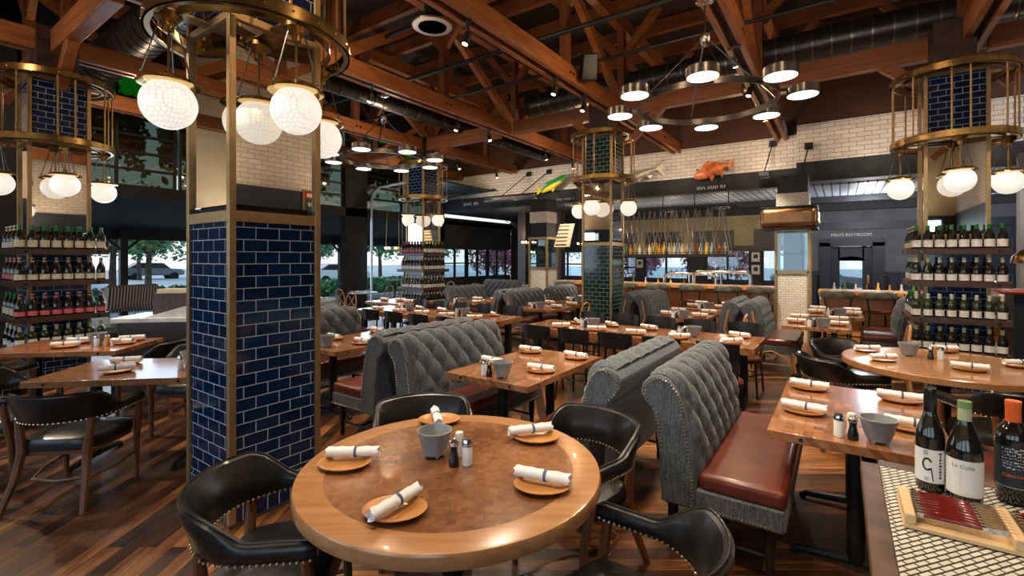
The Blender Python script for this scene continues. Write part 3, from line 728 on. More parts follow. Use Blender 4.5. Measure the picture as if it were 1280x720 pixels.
# grey wall zone with the restroom door
b = MB(); b.box((2.4, YF - .13, 2.9), (7.0, .04, 1.5)); b.box((-.85, YF - .13, 1.65), (.7, .04, 1.0)); b.box((1.6, YF - .13, 1.65), (1.3, .04, 1.0)); struct(obj('wall_restroom', b, M['grey_paint']))
b = MB(); b.box((2.4, YF - .16, 2.68), (7.0, .12, .22)); b.box((4.2, YF - .14, 1.3), (3.8, .06, 2.6)); struct(obj('trim_6', b, M['navy_paint']))
b = MB()
for k in range(26):
    x = -1.1 + k * .2
    if -.55 < x < 1.12: continue
    b.box((x, YF - .15, .62), (.185, .06, 1.2))
b.box((-.85, YF - .15, 1.25), (.6, .09, .07)); b.box((2.6, YF - .15, 1.25), (3.0, .09, .07))
struct(obj('trim_7', b, M['navy_paint']))
dx0, dx1 = -.25, .80
b = MB()
for x in (dx0 - .14, dx1 + .14): b.box((x, YF - .16, 1.08), (.28, .12, 2.16))
b.box(((dx0 + dx1) / 2, YF - .16, 2.17), (dx1 - dx0 + .56, .12, .24)); struct(obj('trim_8', b, M['navy_paint']))
b = MB()
for x in (dx0 + .12, dx1 - .12): b.box((x, YF, 1.02), (.24, .06, 2.04))
b.box(((dx0 + dx1) / 2, YF, .35), (dx1 - dx0 - .4, .06, .7))
poly = [(dx0 + .2, 2.04), (dx0 + .2, 1.6)] + [((dx0 + dx1) / 2 - .35 * math.cos(PI * k / 10), 1.6 + .14 * math.sin(PI * k / 10)) for k in range(11)] + [(dx1 - .2, 1.6), (dx1 - .2, 2.04)]
b.prism(poly, .06, (0, YF, 0), 'XZ'); dr = struct(obj('door_1', b, M['navy_paint']))
b = MB(); b.box(((dx0 + dx1) / 2, YF, 1.2), (dx1 - dx0 - .4, .012, 1.1)); obj('pane', b, M['glass'], dr)
b = MB(); b.box((dx1 - .1, YF - .05, 1.05), (.05, .03, .26)); obj('push_plate', b, M['bright_brass'], dr)

# bulkhead over the bar: white brick on a black fascia, with the step by the tiled pillar
wallbox('wall_bulkhead', [((-7.2, 13.1, 4.2), (12.8, .2, .80)), ((3.0, 12.6, 4.25), (7.6, .3, .88))], M['white_brick'])
wallbox('trim_9', [((-7.2, 13.05, 3.59), (12.8, .36, .42)), ((3.0, 12.5, 3.59), (7.6, .5, .44))], M['black_paint'])
wallbox('wall_bulkhead_upper', [((-7.2, 13.15, 5.8), (12.8, .2, 2.4)), ((3.0, 12.65, 5.8), (7.6, .3, 2.2))], wood('dark_fir_boards', (.035, .012, .005), (.11, .038, .012), .6, 2, 'X'))
b = MB(); b.box((-.6, 15.6, 3.42), (13.4, 4.9, .08)); struct(obj('ceiling_bar', b, M['plank_paint']))
b = MB(); b.box((-9.9, 15.6, 3.42), (5.2, 4.9, .08)); struct(obj('ceiling_corner', b, M['black_paint']))
wallbox('trim_10', [((-.6, 15.7, 3.3), (13.4, .22, .16)), ((-.6, 17.6, 3.25), (13.4, .3, .22))], M['black_paint'])

# left wall: steel and glass garage fronts, open below
boxes = [((XL - .1, YB + .2, 3.4), (.25, .6, 6.8)), ((XL - .1, 1.68, 3.4), (.25, .64, 6.8))]
for y in (2.15, 7.0, 9.4, 13.2): boxes.append(((XL - .1, y, 3.0), (.25, .42 if y != 9.4 else .8, 6.0)))
boxes.append(((XL - .1, 7, 6.45), (.25, 22, .9))); boxes.append(((XL - .1, 7, 3.12), (.25, 22, .26)))
boxes.append(((XL - .1, 7, 0.05), (.25, 22, .1)))
wallbox('wall_left', boxes, M['black_paint'])
wallbox('wall_left_near', [((XL - .02, -1.3, 1.4), (.2, 5.3, 2.8))], M['navy_paint'])  # unseen solid stretch, put in to darken the column tile's reflections
wallbox('wall_left_near_upper', [((XL - .02, -1.3, 4.8), (.2, 5.3, 4.0))], M['cream_plaster'])  # unseen cream stretch, put in for the column mirror to reflect
wy = [(2.36, 4.5), (4.6, 6.8), (7.2, 9.0), (9.8, 12.9)]
for i, (a, c) in enumerate(wy):
    window(a, c, XL - .1, 3.25, 5.1, 2, 5, 'dark_glass', 'Y', fw=.05)
    window(a + .1, c - .1, XL - .1, 5.16, 5.95, 2, 1, 'green_glass', 'Y', fw=.05)
wallbox('wall_left_far', [((XL - .1, 15.4, 2.6), (.25, 4.9, 1.1)), ((XL - .1, 15.4, .45), (.2, 4.9, .9))], M['black_paint'])
for a, c in ((13.45, 14.8), (14.9, 16.2), (16.3, 17.6)): window(a, c, XL - .1, .9, 2.05, 2, 2, 'glass', 'Y', fw=.05)

# ------------------------------------------------------------------ roof trusses
def truss(X, y0, y1, label):
    t = thing('roof_truss', label, 'roof truss', (X, 0, 0), 0, 'timber roof trusses')
    for s in (-1, 1):
        b = MB(); b.box((s * .085, (y0 + y1) / 2, 4.63), (.075, y1 - y0, .27)); obj('bottom_chord', b, M['beam'], t, bevel=.006)
    b = MB(); b.box((0, (y0 + y1) / 2, 4.64), (.09, y1 - y0, .10)); obj('spacer', b, M['dark_post'], t)
    b = MB(); b.box((0, (y0 + y1) / 2, 6.40), (.16, y1 - y0, .28)); obj('top_chord', b, M['beam'], t, bevel=.006)
    y = y0 + 1.0; k = 0
    while y < y1 - .4:
        b = MB(); b.box((0, y, 5.5), (.13, .15, 1.75)); obj('post', b, M['beam_z'], t, bevel=.005)
        if y + 2.4 < y1:
            b = MB(); q = 1 if k % 2 else -1
            ya, yb = (y + .1, y + 2.3) if q > 0 else (y + 2.3, y + .1)
            b.beam((0, ya, 4.80), (0, yb, 6.25), .11, .17); obj('diagonal', b, M['beam'], t, bevel=.005)
        for s in (-1, 1):
            b = MB(); b.beam((s * .05, y, 5.75), (s * .75, y, 6.55), .10, .15); obj('knee_brace', b, M['beam_x'], t, bevel=.005)
            if k % 2 == 0:
                pl = MB(); pl.tube([(s * .122, y - .05, 4.63), (s * .132, y - .05, 4.63)], .022, 8); pl.tube([(s * .122, y + .05, 4.63), (s * .132, y + .05, 4.63)], .022, 8); obj('bolt', pl, M['pepper'], t)
        y += 2.4; k += 1
    return t
truss(-3.62, -3.9, 13, 'timber truss running over the blue and green tiled columns')
truss(-6.25, -3.9, 13, 'timber truss carrying the far ring chandelier')
truss(-8.95, -3.9, 13, 'timber truss above the wine column on the left')
truss(-1.15, -3.9, 13, 'timber truss carrying the near ring chandelier')
truss(1.42, -3.9, 12.4, 'timber truss above the wine column on the right')
truss(-11.3, -3.9, 13, 'timber truss nearest the left window wall')
for y, nm in ((8.8, 'far'), (1.75, 'near')):
    t = thing('cross_beam', 'heavy red-brown %s cross beam joining the tops of the columns' % nm, 'beam', (0, y, 0), 0, 'cross beams')
    for a, c in ((-12.4, -9.15), (-8.75, -6.45), (-6.05, -3.82), (-3.42, -1.35), (-.95, 1.22), (1.62, 2.95)):
        b = MB(); b.box(((a + c) / 2, 0, 4.62), (c - a, .16, .30)); obj('beam_length', b, M['beam_x'], t, bevel=.008)
    for x in (-8.95, -3.62, 1.42):
        for s in (-1, 1):
            b = MB(); b.beam((x + s * .33, 0, 4.0), (x + s * .9, 0, 4.5), .12, .15)
            obj('knee_brace', b, M['beam_x'], t, bevel=.006)
# ducts and pipes
def pipe(name, label, cat, pts, r, m, n=16, ribs=0, group=None):
    b = MB(); b.tube(pts, r, n)
    o = tag(obj(name, b, m), label, cat, group)
    if ribs:
        rb = MB(); a, c = Vector(pts[0]), Vector(pts[-1])
        for k in range(ribs):
            p = a.lerp(c, (k + .5) / ribs); d = (c - a).normalized() * .012; rb.tube([p - d, p + d], r + .012, n)
        obj('seam_rib', rb, M['dark_steel'], o)
    return o
pipe('spiral_duct', 'wide dark spiral duct under the roof above the left wine column', 'duct', [(-12.3, 2.9, 5.35), (-5.2, 2.9, 5.35)], .33, M['duct'], 24, 30)
pipe('spiral_duct', 'long dark round duct crossing the roof, nearer of the two large ones', 'duct', [(-6.0, 9.35, 5.25), (2.9, 9.35, 5.25)], .25, M['duct'], 20, 34, 'long ducts')
pipe('spiral_duct', 'long dark round duct crossing the roof, farther of the two large ones', 'duct', [(-6.0, 10.2, 5.2), (2.9, 10.2, 5.2)], .25, M['duct'], 20, 34, 'long ducts')
pipe('spiral_duct', 'slim round duct running between the left trusses', 'duct', [(-7.6, 3.6, 4.86), (-7.6, 12.8, 4.86)], .15, M['duct'], 16, 24)
for i, (y, z, r, nm) in enumerate(((5.25, 5.35, .035, 'nearest'), (6.6, 5.25, .04, 'middle'), (7.7, 5.15, .03, 'farthest'))):
    pipe('sprinkler_pipe', '%s of the thin black pipes crossing under the roof' % nm, 'pipe', [(-12.3, y, z + .02), (2.9, y, z + .02)], r, M['black_metal'], 8, 0, 'thin roof pipes')
# round air diffuser
cx, cy = c2r(-1.13, 6.7)
t = thing('air_diffuser', 'round white-ringed air diffuser hanging under the roof', 'air vent', (cx, cy, 4.98))
b = MB(); b.lathe([(.12, 1.9), (.12, .1)], n=20); obj('duct_drop', b, M['duct'], t)
b = MB(); b.lathe([(.28, 0), (.29, .015), (.14, .1), (.12, .1)], n=32); obj('dish', b, M['dark_steel'], t)
for r in (.27, .20, .13, .06):
    b = MB(); b.lathe([(r, -.012), (r + .012, -.004), (r - .02, .02), (r - .035, .015)], n=32); obj('ring', b, M['white_metal'], t)

# ------------------------------------------------------------------ tiled columns with rings and globes
def column(x0, y0, label, tile, nav='navy'):
    """x0,y0: centre; 0.6 m square"""
    t = thing('tiled_column', label, 'column', (x0, y0, 0)); H = .30
    b = MB(); b.box((0, 0, 1.07), (.6, .6, 1.72)); obj('tile_cladding', b, M[tile], t)
    b = MB(); b.box((0, 0, .11), (.615, .615, .20)); obj('skirting_tile', b, M['skirt_tile'], t, bevel=.002)
    b = MB(); b.box((0, 0, .01), (.64, .64, .02)); obj('base_strip', b, M['dark_steel'], t)
    b = MB(); b.box((0, 0, 3.69), (.59, .59, .82)); obj('upper_tile', b, M[tile if tile == 'green_tile' else 'blue_tile'], t)
    b = MB(); b.box((0, 0, 2.62), (.5, .5, 1.3)); b.box((0, 0, 4.45), (.42, .42, .7)); obj('post', b, M['dark_post'], t)
    for dx, dy in ((1, 0), (-1, 0), (0, 1), (0, -1)):
        b = MB()
        b.box((dx * .285, dy * .285, 2.63), (.012 if dx else .56, .012 if dy else .56, 1.18)); obj('mirror_panel', b, M['mirror'], t)
    for sx in (-1, 1):
        for sy in (-1, 1):
            b = MB(); b.box((sx * .295, sy * .295, 2.05), (.042, .042, 4.06)); obj('corner_trim', b, M['trim_brass'], t, bevel=.003)
    for z, hh in ((1.965, .07), (3.24, .05), (4.08, .05)):
        b = MB()
        for s in (-1, 1): b.box((0, s * .297, z), (.56, .03, hh)); b.box((s * .297, 0, z), (.03, .56, hh))
        obj('cross_trim', b, M['trim_brass'], t, bevel=.002)
    for z in (3.20, 4.06):
        b = MB(); b.ringbox((0, 0, z), .645, .632, .085); b.ringbox((0, 0, z), .645, .60, .008); b.ringbox((0, 0, z + .077), .645, .60, .008); r = obj('outer_ring', b, M['brass'], t)
        b = MB(); b.ringbox((0, 0, z + .01), .505, .492, .055); obj('inner_ring', b, M['brass'], t)
        b = MB()
        for k in range(4):
            a = k * PI / 2; b.beam((.29 * math.cos(a), .29 * math.sin(a), z + .04), (.64 * math.cos(a), .64 * math.sin(a), z + .04), .10, .012)
        obj('bracket', b, M['trim_brass'], t)
        b = MB()
        for k in range(24): a = 2 * PI * (k + .5) / 24; b.sphere((.647 * math.cos(a), .647 * math.sin(a), z + .042), .009, 6, 4)
        obj('rivet', b, M['bright_brass'], r)
    for k in range(4):
        for da in (-.14, 0, .14):
            a = k * PI / 2 + da + (PI / 4 if da == 0 else 0)
            b = MB(); b.tube([(.615 * math.cos(a), .615 * math.sin(a), 3.24), (.615 * math.cos(a), .615 * math.sin(a), 4.08)], .011, 6); obj('ring_rod', b, M['trim_brass'], t)
    return t

def make_globe():
    t = thing('globe_pendant', '', 'pendant lamp')
    b = MB(); b.lathe([(.055, .565), (.075, .56), (.078, .53), (.05, .50), (.03, .485), (.028, .45), (.001, .445)], n=20); obj('canopy', b, M['brass'], t)
    for k in range(3):
        a = 2 * PI * k / 3 + .5; b = MB(); b.tube([(.05 * math.cos(a), .05 * math.sin(a), .52), (.143 * math.cos(a), .143 * math.sin(a), .16)], .005, 6)
        b.sphere((.143 * math.cos(a), .143 * math.sin(a), .165), .011, 8, 5); b.sphere((.052 * math.cos(a), .052 * math.sin(a), .51), .010, 8, 5); obj('rod', b, M['dark_steel'], t)
    b = MB(); b.tube([(0, 0, .45), (0, 0, .17)], .008, 8); b.lathe([(.02, .20), (.028, .19), (.028, .16), (.05, .15)], n=12); obj('stem', b, M['brass'], t)
    b = MB(); b.lathe([(.10, .155), (.14, .15), (.168, .128), (.170, .118), (.150, .112), (.11, .12)], n=32); obj('brass_rim', b, M['bright_brass'], t)
    b = MB(); b.lathe([(.155 * math.sin(PI * i / 20 * .93 + .0) + 1e-4, -.155 * math.cos(PI * i / 20 * .93)) for i in range(21)], n=32); obj('glass_globe', b, M['globe'], t, sharp=80)
    return t
globe = Kind(make_globe, 'globe pendant lamps')

C1 = (-3.45, 1.73); C2 = (-3.90, 8.81); C3 = (-8.93, 1.75); C4 = (1.22, 8.50); C5 = (-8.99, 8.85)
column(*C1, 'large navy-tiled column with brass corners in the left foreground', 'blue_tile')
column(*C2, 'dark green tiled column with brass ring at the centre of the room', 'green_tile')
column(*C3, 'ringed column wrapped by wine shelves at the left edge', 'blue_tile')
column(*C4, 'ringed column wrapped by wine shelves at the right', 'blue_tile')
column(*C5, 'small distant ringed column wrapped by wine shelves', 'blue_tile')
for c, nm in ((C1, 'large navy tiled column'), (C2, 'green tiled column'), (C3, 'left wine column'), (C4, 'right wine column'), (C5, 'distant wine column')):
    for dx, dy, side in ((0, -1, 'near-left side'), (1, 0, 'right side'), (0, 1, 'far side'), (-1, 0, 'left side')):
        globe((c[0] + dx * .53, c[1] + dy * .53, 2.66), 0, 'glowing white globe pendant on the %s of the %s' % (side, nm))
    if c == C4:
        pass

# ------------------------------------------------------------------ wine racks
SHZ = (1.815, 1.40, .935, .52)
def rack(c, label, tall=True):
    t = thing('wine_rack', label, 'wine rack', (c[0], c[1], 0))
    for z in SHZ:
        b = MB(); o, i = .475, .318; w = o - i
        b.box((0, -(o + i) / 2, z - .035), (2 * o, w, .07)); b.box((0, (o + i) / 2, z - .035), (2 * o, w, .07))
        b.box((-(o + i) / 2, 0, z - .035), (w, 2 * i, .07)); b.box(((o + i) / 2, 0, z - .035), (w, 2 * i, .07))
        s = obj('shelf', b, M['shelf'], t)
        b = MB()
        for sx in (-1, 1):
            for d in (-.36, .36):
                b.tube([(d, sx * .474, z - .035), (d, sx * .482, z - .035)], .016, 10); b.tube([(sx * .474, d, z - .035), (sx * .482, d, z - .035)], .016, 10)
        obj('bolt_cap', b, M['pepper'], s)
        b = MB(); q = .468; b.tube([(-q, -q, z + .10), (q, -q, z + .10), (q, q, z + .10), (-q, q, z + .10)], .003, 5, True)
        for sx in (-1, 1):
            for sy in (-1, 1): b.tube([(sx * q, sy * q, z), (sx * q, sy * q, z + .1)], .003, 5)
        obj('guard_rail', b, M['brass'], s)
    return t
rack(C3, 'four-tier dark wooden wine rack around the left column')
rack(C4, 'four-tier dark wooden wine rack around the right column')
rack(C5, 'four-tier wine rack around the distant column')
TIER = ['top', 'second', 'third', 'bottom']
def row(c, side, tier, kind, desc, col, n=8, off=.405):
    z = SHZ[tier]; q = .32 if col == 'distant' else .40
    for k in range(n):
        d = -q + 2 * q * k / (n - 1)
        if side == 'E': x, y = off, d
        elif side == 'W': x, y = -off, -d
        elif side == 'S': x, y = d, -off
        sd = {('E', 'left'): 'front', ('S', 'left'): 'narrow left side', ('S', 'right'): 'front', ('W', 'right'): 'narrow left side', ('S', 'distant'): 'left face', ('E', 'distant'): 'right face'}[(side, col)]
        o = BT[kind]((c[0] + x, c[1] + y, z + .001), random.random() * 6, '%s, %s shelf of the %s wine column, %s, %s from left' % (desc, TIER[tier], col, sd, ORD[k]), 'bottles on the %s shelf of the %s wine column, %s' % (TIER[tier], col, sd)).scale = (1.2, 1.2, 1)
for tier, (k, d) in enumerate((('green', 'green-capped bottle'), ('gold', 'gold-foiled bottle'), ('pink', 'pink-foiled bottle'), ('pale', 'pale-capped bottle'))):
    row(C3, 'E', tier, k, d, 'left')
for tier, (k, d) in enumerate((('gold', 'gold-foiled bottle'), ('pink', 'pink-foiled bottle'), ('green', 'green-capped bottle'), ('white', 'pale-capped bottle'))):
    z = SHZ[tier]
    for j in range(3):
        BT[k]((C3[0] - .30 + .24 * j, C3[1] - .405, z + .001), j, '%s, %s shelf of the left wine column, narrow side, %s from left' % (d, TIER[tier], ORD[j]), 'bottles on the narrow side of the left wine column')
for tier, (k, d) in enumerate((('greenw', 'green-capped bottle'), ('white', 'white-capped dark bottle'), ('olive', 'olive bottle with white cap'), ('lime', 'lime-capped bottle'))):
    row(C4, 'S', tier, k, d, 'right')
for tier, (k, d) in enumerate((('gold', 'gold-foiled bottle'), ('white', 'white-capped bottle'), ('greenw', 'green-capped bottle'), ('white', 'white-capped bottle'))):
    for j in range(4):
        BT[k]((C4[0] - .405, C4[1] + .30 - .2 * j, SHZ[tier] + .001), j, '%s, %s shelf of the right wine column, narrow side, %s from left' % (d, TIER[tier], ORD[j]), 'bottles on the narrow side of the right wine column')
for tier in range(4):
    row(C5, 'S', tier, ('pink', 'white', 'white', 'white')[tier], ('red-capped', 'dark white-labelled', 'dark white-labelled', 'dark white-labelled')[tier] + ' bottle', 'distant', 7)
    row(C5, 'E', tier, ('greenw', 'white', 'white', 'white')[tier], ('green-capped', 'dark white-labelled', 'dark white-labelled', 'dark white-labelled')[tier] + ' bottle', 'distant', 7)

# ------------------------------------------------------------------ ring chandeliers
def make_ringch():
    t = thing('ring_chandelier', '', 'chandelier')
    b = MB(); b.ringbox((0, 0, -.03), .725, .71, .065); obj('ring', b, M['dark_steel'], t)
    b = MB(); b.lathe([(.10, 1.14), (.10, 1.12), (.03, 1.10)], n=20); b.tube([(0, 0, 1.12), (0, 0, .78)], .008, 8); b.lathe([(.02, .80), (.055, .76), (.055, .68), (.03, .64), (.001, .62)], n=16); obj('hub', b, M['chrome'], t)
    for k in range(4):
        a = PI / 2 * k + .45; b = MB(); b.tube([(.04 * math.cos(a), .04 * math.sin(a), .70), (.715 * math.cos(a), .715 * math.sin(a), .03)], .008, 6); obj('strut', b, M['dark_steel'], t)
    for k in range(8):
        a = 2 * PI * k / 8 + .2; cx, cy = .925 * math.cos(a), .925 * math.sin(a)
        b = MB(); b.lathe([(.146, -.03), (.148, -.028), (.148, .055), (.12, .065), (.001, .065)], (cx, cy, 0), 28); b.beam((.71 * math.cos(a), .71 * math.sin(a), .01), (.80 * math.cos(a), .80 * math.sin(a), .01), .04, .03)
        s = obj('lamp_drum', b, M['dark_steel'], t)
        b = MB(); b.lathe([(.001, -.036), (.138, -.034), (.138, -.028)], (cx, cy, 0), 24); obj('diffuser', b, M['lamp'], s)
    return t
ringch = Kind(make_ringch, 'ring chandeliers with drum lamps')
ringch((-1.22, 5.47, 3.39), 0, 'steel ring chandelier with eight drum lamps, the nearer larger-looking one')
ringch((-6.62, 5.55, 3.43), .3, 'steel ring chandelier with eight drum lamps, the farther one at left')

# track spotlights on the trusses
def make_track():
    t = thing('track_spotlight', '', 'spotlight')
    b = MB(); b.tube([(0, 0, .17), (0, 0, .05)], .012, 6); b.box((0, 0, .18), (.05, .16, .03)); obj('bracket', b, M['black_metal'], t)
    b = MB(); b.tube([(.0, 0, .06), (.04, 0, -.07)], .042, 12); obj('lamp_can', b, M['black_metal'], t)
    b = MB(); b.tube([(.040, 0, -.070), (.043, 0, -.078)], .034, 12); obj('lens', b, M['bulb'], t)
    return t
track = Kind(make_track, 'track spotlights under the trusses')
tn = {-3.62: 'truss over the tiled columns', -6.25: 'truss of the far chandelier', -1.15: 'truss of the near chandelier', -8.95: 'truss over the left wine column'}
for X, ys in ((-3.62, (2.9, 4.3, 6.4, 7.4)), (-6.25, (3.2, 5.0, 7.1, 8.1, 10.5, 12.0)), (-1.15, (6.8, 8.2, 9.8)), (-8.95, (4.5, 7.0, 10.2, 12.0))):
    for k, y in enumerate(ys):
        track((X, y, 4.30), random.choice((0, 1.2, 2.5, 4)), 'black spotlight, %s from the near end of the %s' % (ORD[k], tn[X]))

# ------------------------------------------------------------------ settings
def setting(x, y, z, rz, tb, where, grp, bare=False, off=.0):
    """plate with a napkin roll laid across it"""
    plate((x, y, z), rz + .2, 'tan oval plate, %s, %s' % (tb.replace('the table ', 'table '), where), 'plates on ' + grp)
    napkin((x + off * math.cos(rz), y + off * math.sin(rz), z + .022), rz, 'white napkin roll, %s, %s' % (tb.replace('the table ', 'table '), where), 'napkin rolls on ' + grp)
def cluster(x, y, z, tb, rz=0, withjar=False, grp=None):
    """bowl and shakers"""
    def q(a, b): return (x + a * math.cos(rz) - b * math.sin(rz), y + a * math.sin(rz) + b * math.cos(rz), z)
    bowl(q(0, 0), .3, 'grey stoneware bowl, %s' % tb, grp and 'bowls')
    pepper(q(-.105, -.03), 0, 'black pepper mill, %s' % tb)
    salt(q(-.165, -.02), 0, 'white salt shaker, %s' % tb)
    if withjar: jar(q(-.15, .06), 0, 'amber sauce jar, %s' % tb)
    else: sugar(q(-.11, .055), 0, 'small white jug, %s' % tb)

# foreground round table
TZ = .76
rc = c2r(-.274, 2.158)
t = thing('round_table', 'large round wooden table with inlaid top in the foreground', 'table', (*rc, 0), YAW)
b = MB(); b.lathe([(.54, .700), (.655, .700), (.668, .706), (.670, .748), (.664, .759), (.655, .7602), (.548, .7602), (.548, .7)], n=96); obj('table_rim', b, M['rim'], t)
b = MB(); b.lathe([(.5485, .71), (.5485, .7603), (.001, .7603)], n=96); obj('inlaid_top', b, M['inlay'], t)
b = MB(); b.lathe([(.16, .70), (.16, .685), (.05, .68), (.05, .08), (.07, .06)], n=20); obj('pedestal', b, M['black_metal'], t)
b = MB()
for k in range(4): a = k * PI / 2 + PI / 4; b.tube([(0, 0, .07), (.2 * math.cos(a), .2 * math.sin(a), .05), (.38 * math.cos(a), .38 * math.sin(a), .012)], [.035, .028, .02], 8)
obj('foot', b, M['black_metal'], t)
rt = 'the large round table'
def rs(x, d, ang, where, off=(0, 0)):
    p = c2r(x, d); q = c2r(x + off[0], d + off[1])
    plate((*p, TZ + .001), YAW + math.radians(ang) * .0, 'small tan oval plate on %s, %s' % (rt, where), 'plates on the round table')
    napkin((*q, TZ + .023), YAW + math.radians(ang), 'white napkin roll on %s, %s' % (rt, where), 'napkin rolls on the round table')
rs(-.755, 2.13, 2, 'at its left edge', (.02, .05))
rs(-.43, 1.735, 58, 'nearest the viewer', (.0, .0))
rs(-.415, 2.70, 105, 'at the far side behind the bowl', (-.01, -.03))
rs(.125, 2.44, 18, 'at the far right', (-.03, .03))
rs(.125, 1.925, -22, 'at the right edge', (.0, .02))
x, y = c2r(-.367, 2.24); bowl((x, y, TZ), .3, 'grey stoneware bowl on the large round table')
x, y = c2r(-.262, 2.13); pepper((x, y, TZ), 0, 'black pepper mill with steel cap on the large round table')
x, y = c2r(-.203, 2.14); salt((x, y, TZ), 0, 'white salt shaker with steel lid on the large round table')
x, y = c2r(-.25, 2.24); sugar((x, y, TZ), 0, 'small white jug behind the shakers on the large round table')

def cap(x, d, fx, fd, label):
    """captain chair at plan point, facing direction (fx, fd) seen from the photographer"""
    a = math.atan2(fd, fx) - PI / 2 + YAW
    captain(c2r(x, d), a, label, 'black leather captain chairs')
cap(-.96, 1.98, 1, .12, 'black leather captain chair left of the large round table')
cap(-.52, 2.82, .25, -1, 'black leather captain chair behind the large round table, before the bench')
cap(.34, 2.60, -.75, -.65, 'black leather captain chair at the far right of the large round table')
cap(.37, 1.64, -.80, .60, 'black leather captain chair at the near right of the large round table')

# rectangular tables with booths (room grid)
def booth_table(x, y, tb, withjar=False, k=1, wood_=None, items=True):
    table4((x, y), 0, 'rectangular butcher-block table, %s' % tb, 'rectangular butcher-block tables')
    t2 = tb
    for dx, dy, w in ((-.25, -.20, 'near left'), (.25, -.20, 'near right'), (-.25, .42, 'far left'), (.25, .42, 'far right')):
        setting(x + dx, y + dy, TZ + .001, random.uniform(-.12, .12), 'the table ' + t2, w, 'the table ' + t2)
    if items: cluster(x + .09, y - .52, TZ + .0005, 'the table ' + t2, 0, withjar)
booth_table(.07, 3.555, 'between the two red seats at right')
booth_table(-2.265, 3.515, 'at the centre between the tufted benches', True)
booth_table(-4.53, 3.49, 'just right of the navy column')
def sf(x, y, facing, label, kind=sofa, g='tufted grey booth benches'):
    kind((x, y), {'E': -PI / 2, 'W': PI / 2, 'S': PI, 'N': 0}[facing], label, g)
YS = 3.40
sf(-.66, YS, 'E', 'grey tufted bench with red leather seat in the right foreground')
sf(-1.40, YS, 'W', 'grey tufted bench turned away, its back to the red foreground bench')
sf(-2.90, YS, 'E', 'grey tufted bench behind the round table, its buttoned back towards the viewer')
sf(-3.57, YS, 'W', 'grey tufted bench with its red seat end showing right of the navy column')
sf(-5.24, YS, 'E', 'grey tufted bench seen just right of the navy column')
sf(.93, YS, 'W', 'grey bench behind the wine bottles at the right edge')
sf(-5.95, YS, 'W', 'grey bench back seen just left of the navy column')

# tables at left, turned 45 degrees
def turned(x, d, ang, tb, places):
    a = YAW + math.radians(ang); c = c2r(x, d)
    o = table4((*c, 0), a, 'rectangular butcher-block table, %s' % tb, 'rectangular butcher-block tables')
    ca, sa = math.cos(a), math.sin(a)
    for px, py, r, w in places:
        setting(c[0] + px * ca - py * sa, c[1] + px * sa + py * ca, TZ + .001, a + r, 'the table ' + tb, w, 'the table ' + tb)
    return c, a
c, a = turned(-3.13, 4.03, 7 + 90, 'at the left in front of the navy column', [(.18, .26, PI / 2 + .1, 'far left'), (-.15, .12, PI / 2 + .45, 'near left'), (.22, -.42, PI / 2 + .4, 'far right'), (-.05, -.47, PI / 2, 'near right')])
x, y = c2r(-2.80, 4.12); bowl((x, y, TZ), 0, 'grey stoneware bowl on the table at the left before the navy column')
x, y = c2r(-2.78, 3.96); salt((x, y, TZ), 0, 'white salt shaker on the table at the left before the navy column')
x, y = c2r(-2.68, 3.98); jar((x, y, TZ), 0, 'amber sauce jar on the table at the left before the navy column')
c, a = turned(-4.68, 5.08, 7 + 90, 'at the far left below the wine column', [(.12, .05, PI / 2 + .2, 'far left'), (-.15, .0, PI / 2 + .35, 'near left'), (.2, -.42, PI / 2 + .3, 'far right'), (.0, -.45, PI / 2 - .2, 'near right')])
x, y = c2r(-4.50, 5.12); bowl((x, y, TZ), 0, 'grey stoneware bowl on the table below the left wine column')
x, y = c2r(-4.40, 5.0); salt((x, y, TZ), 0, 'white salt shaker on the table below the left wine column')
x, y = c2r(-4.32, 5.04); jar((x, y, TZ), 0, 'amber sauce jar on the table below the left wine column')
cap(-3.13, 3.42, -.12, 1, 'black leather captain chair in the left foreground, back to the viewer')
cap(-4.0, 3.74, 1, .2, 'black leather captain chair at the left edge beside the nearer left table')
cap(-2.42, 4.10, -1, -.1, 'captain chair half hidden behind the navy column')
cap(-3.2, 4.72, .05, -1, 'captain chair on the far side of the nearer left table')
cap(-5.0, 4.46, -.05, 1, 'captain chair between the two left tables, back to the viewer')
cap(-3.98, 5.25, -1, -.1, 'captain chair at the right end of the table below the wine column')

# round table at right
rr = c2r(3.86, 4.22)
t = thing('round_table', 'round wooden table before the right wine column', 'table', (*rr, 0), YAW)
b = MB(); b.lathe([(.60, .70), (.74, .70), (.75, .706), (.75, .752), (.742, .76), (.001, .76)], n=80); obj('tabletop', b, M['rim'], t)
b = MB(); b.lathe([(.16, .70), (.16, .685), (.05, .68), (.05, .08), (.07, .06)], n=20); obj('pedestal', b, M['black_metal'], t)
b = MB()
for k in range(4): a = k * PI / 2; b.tube([(0, 0, .07), (.2 * math.cos(a), .2 * math.sin(a), .05), (.38 * math.cos(a), .38 * math.sin(a), .012)], [.035, .028, .02], 8)
obj('foot', b, M['black_metal'], t)
tb = 'the round table at the right'
for x, d, r, w in ((3.55, 4.72, -4, 'far left'), (3.38, 4.30, 0, 'left'), (3.80, 3.92, -38, 'nearest the bottles'), (4.35, 4.05, -5, 'right'), (4.3, 4.7, -10, 'far right')):
    p = c2r(x, d); setting(*p, TZ + .001, YAW + math.radians(r), tb, w, tb)
for K, x, d, l in ((bowl, 3.80, 4.52, 'grey stoneware bowl'), (pepper, 3.86, 4.35, 'black pepper mill'), (salt, 3.94, 4.34, 'white salt shaker'), (jar, 3.99, 4.46, 'amber sauce jar')):
    p = c2r(x, d); K((*p, TZ), 0, l + ' on the round table at the right')
cap(3.05, 4.36, 1, -.05, 'black leather captain chair left of the round table at right')
cap(3.58, 5.0, .2, -1, 'black leather captain chair on the far side of the right round table')
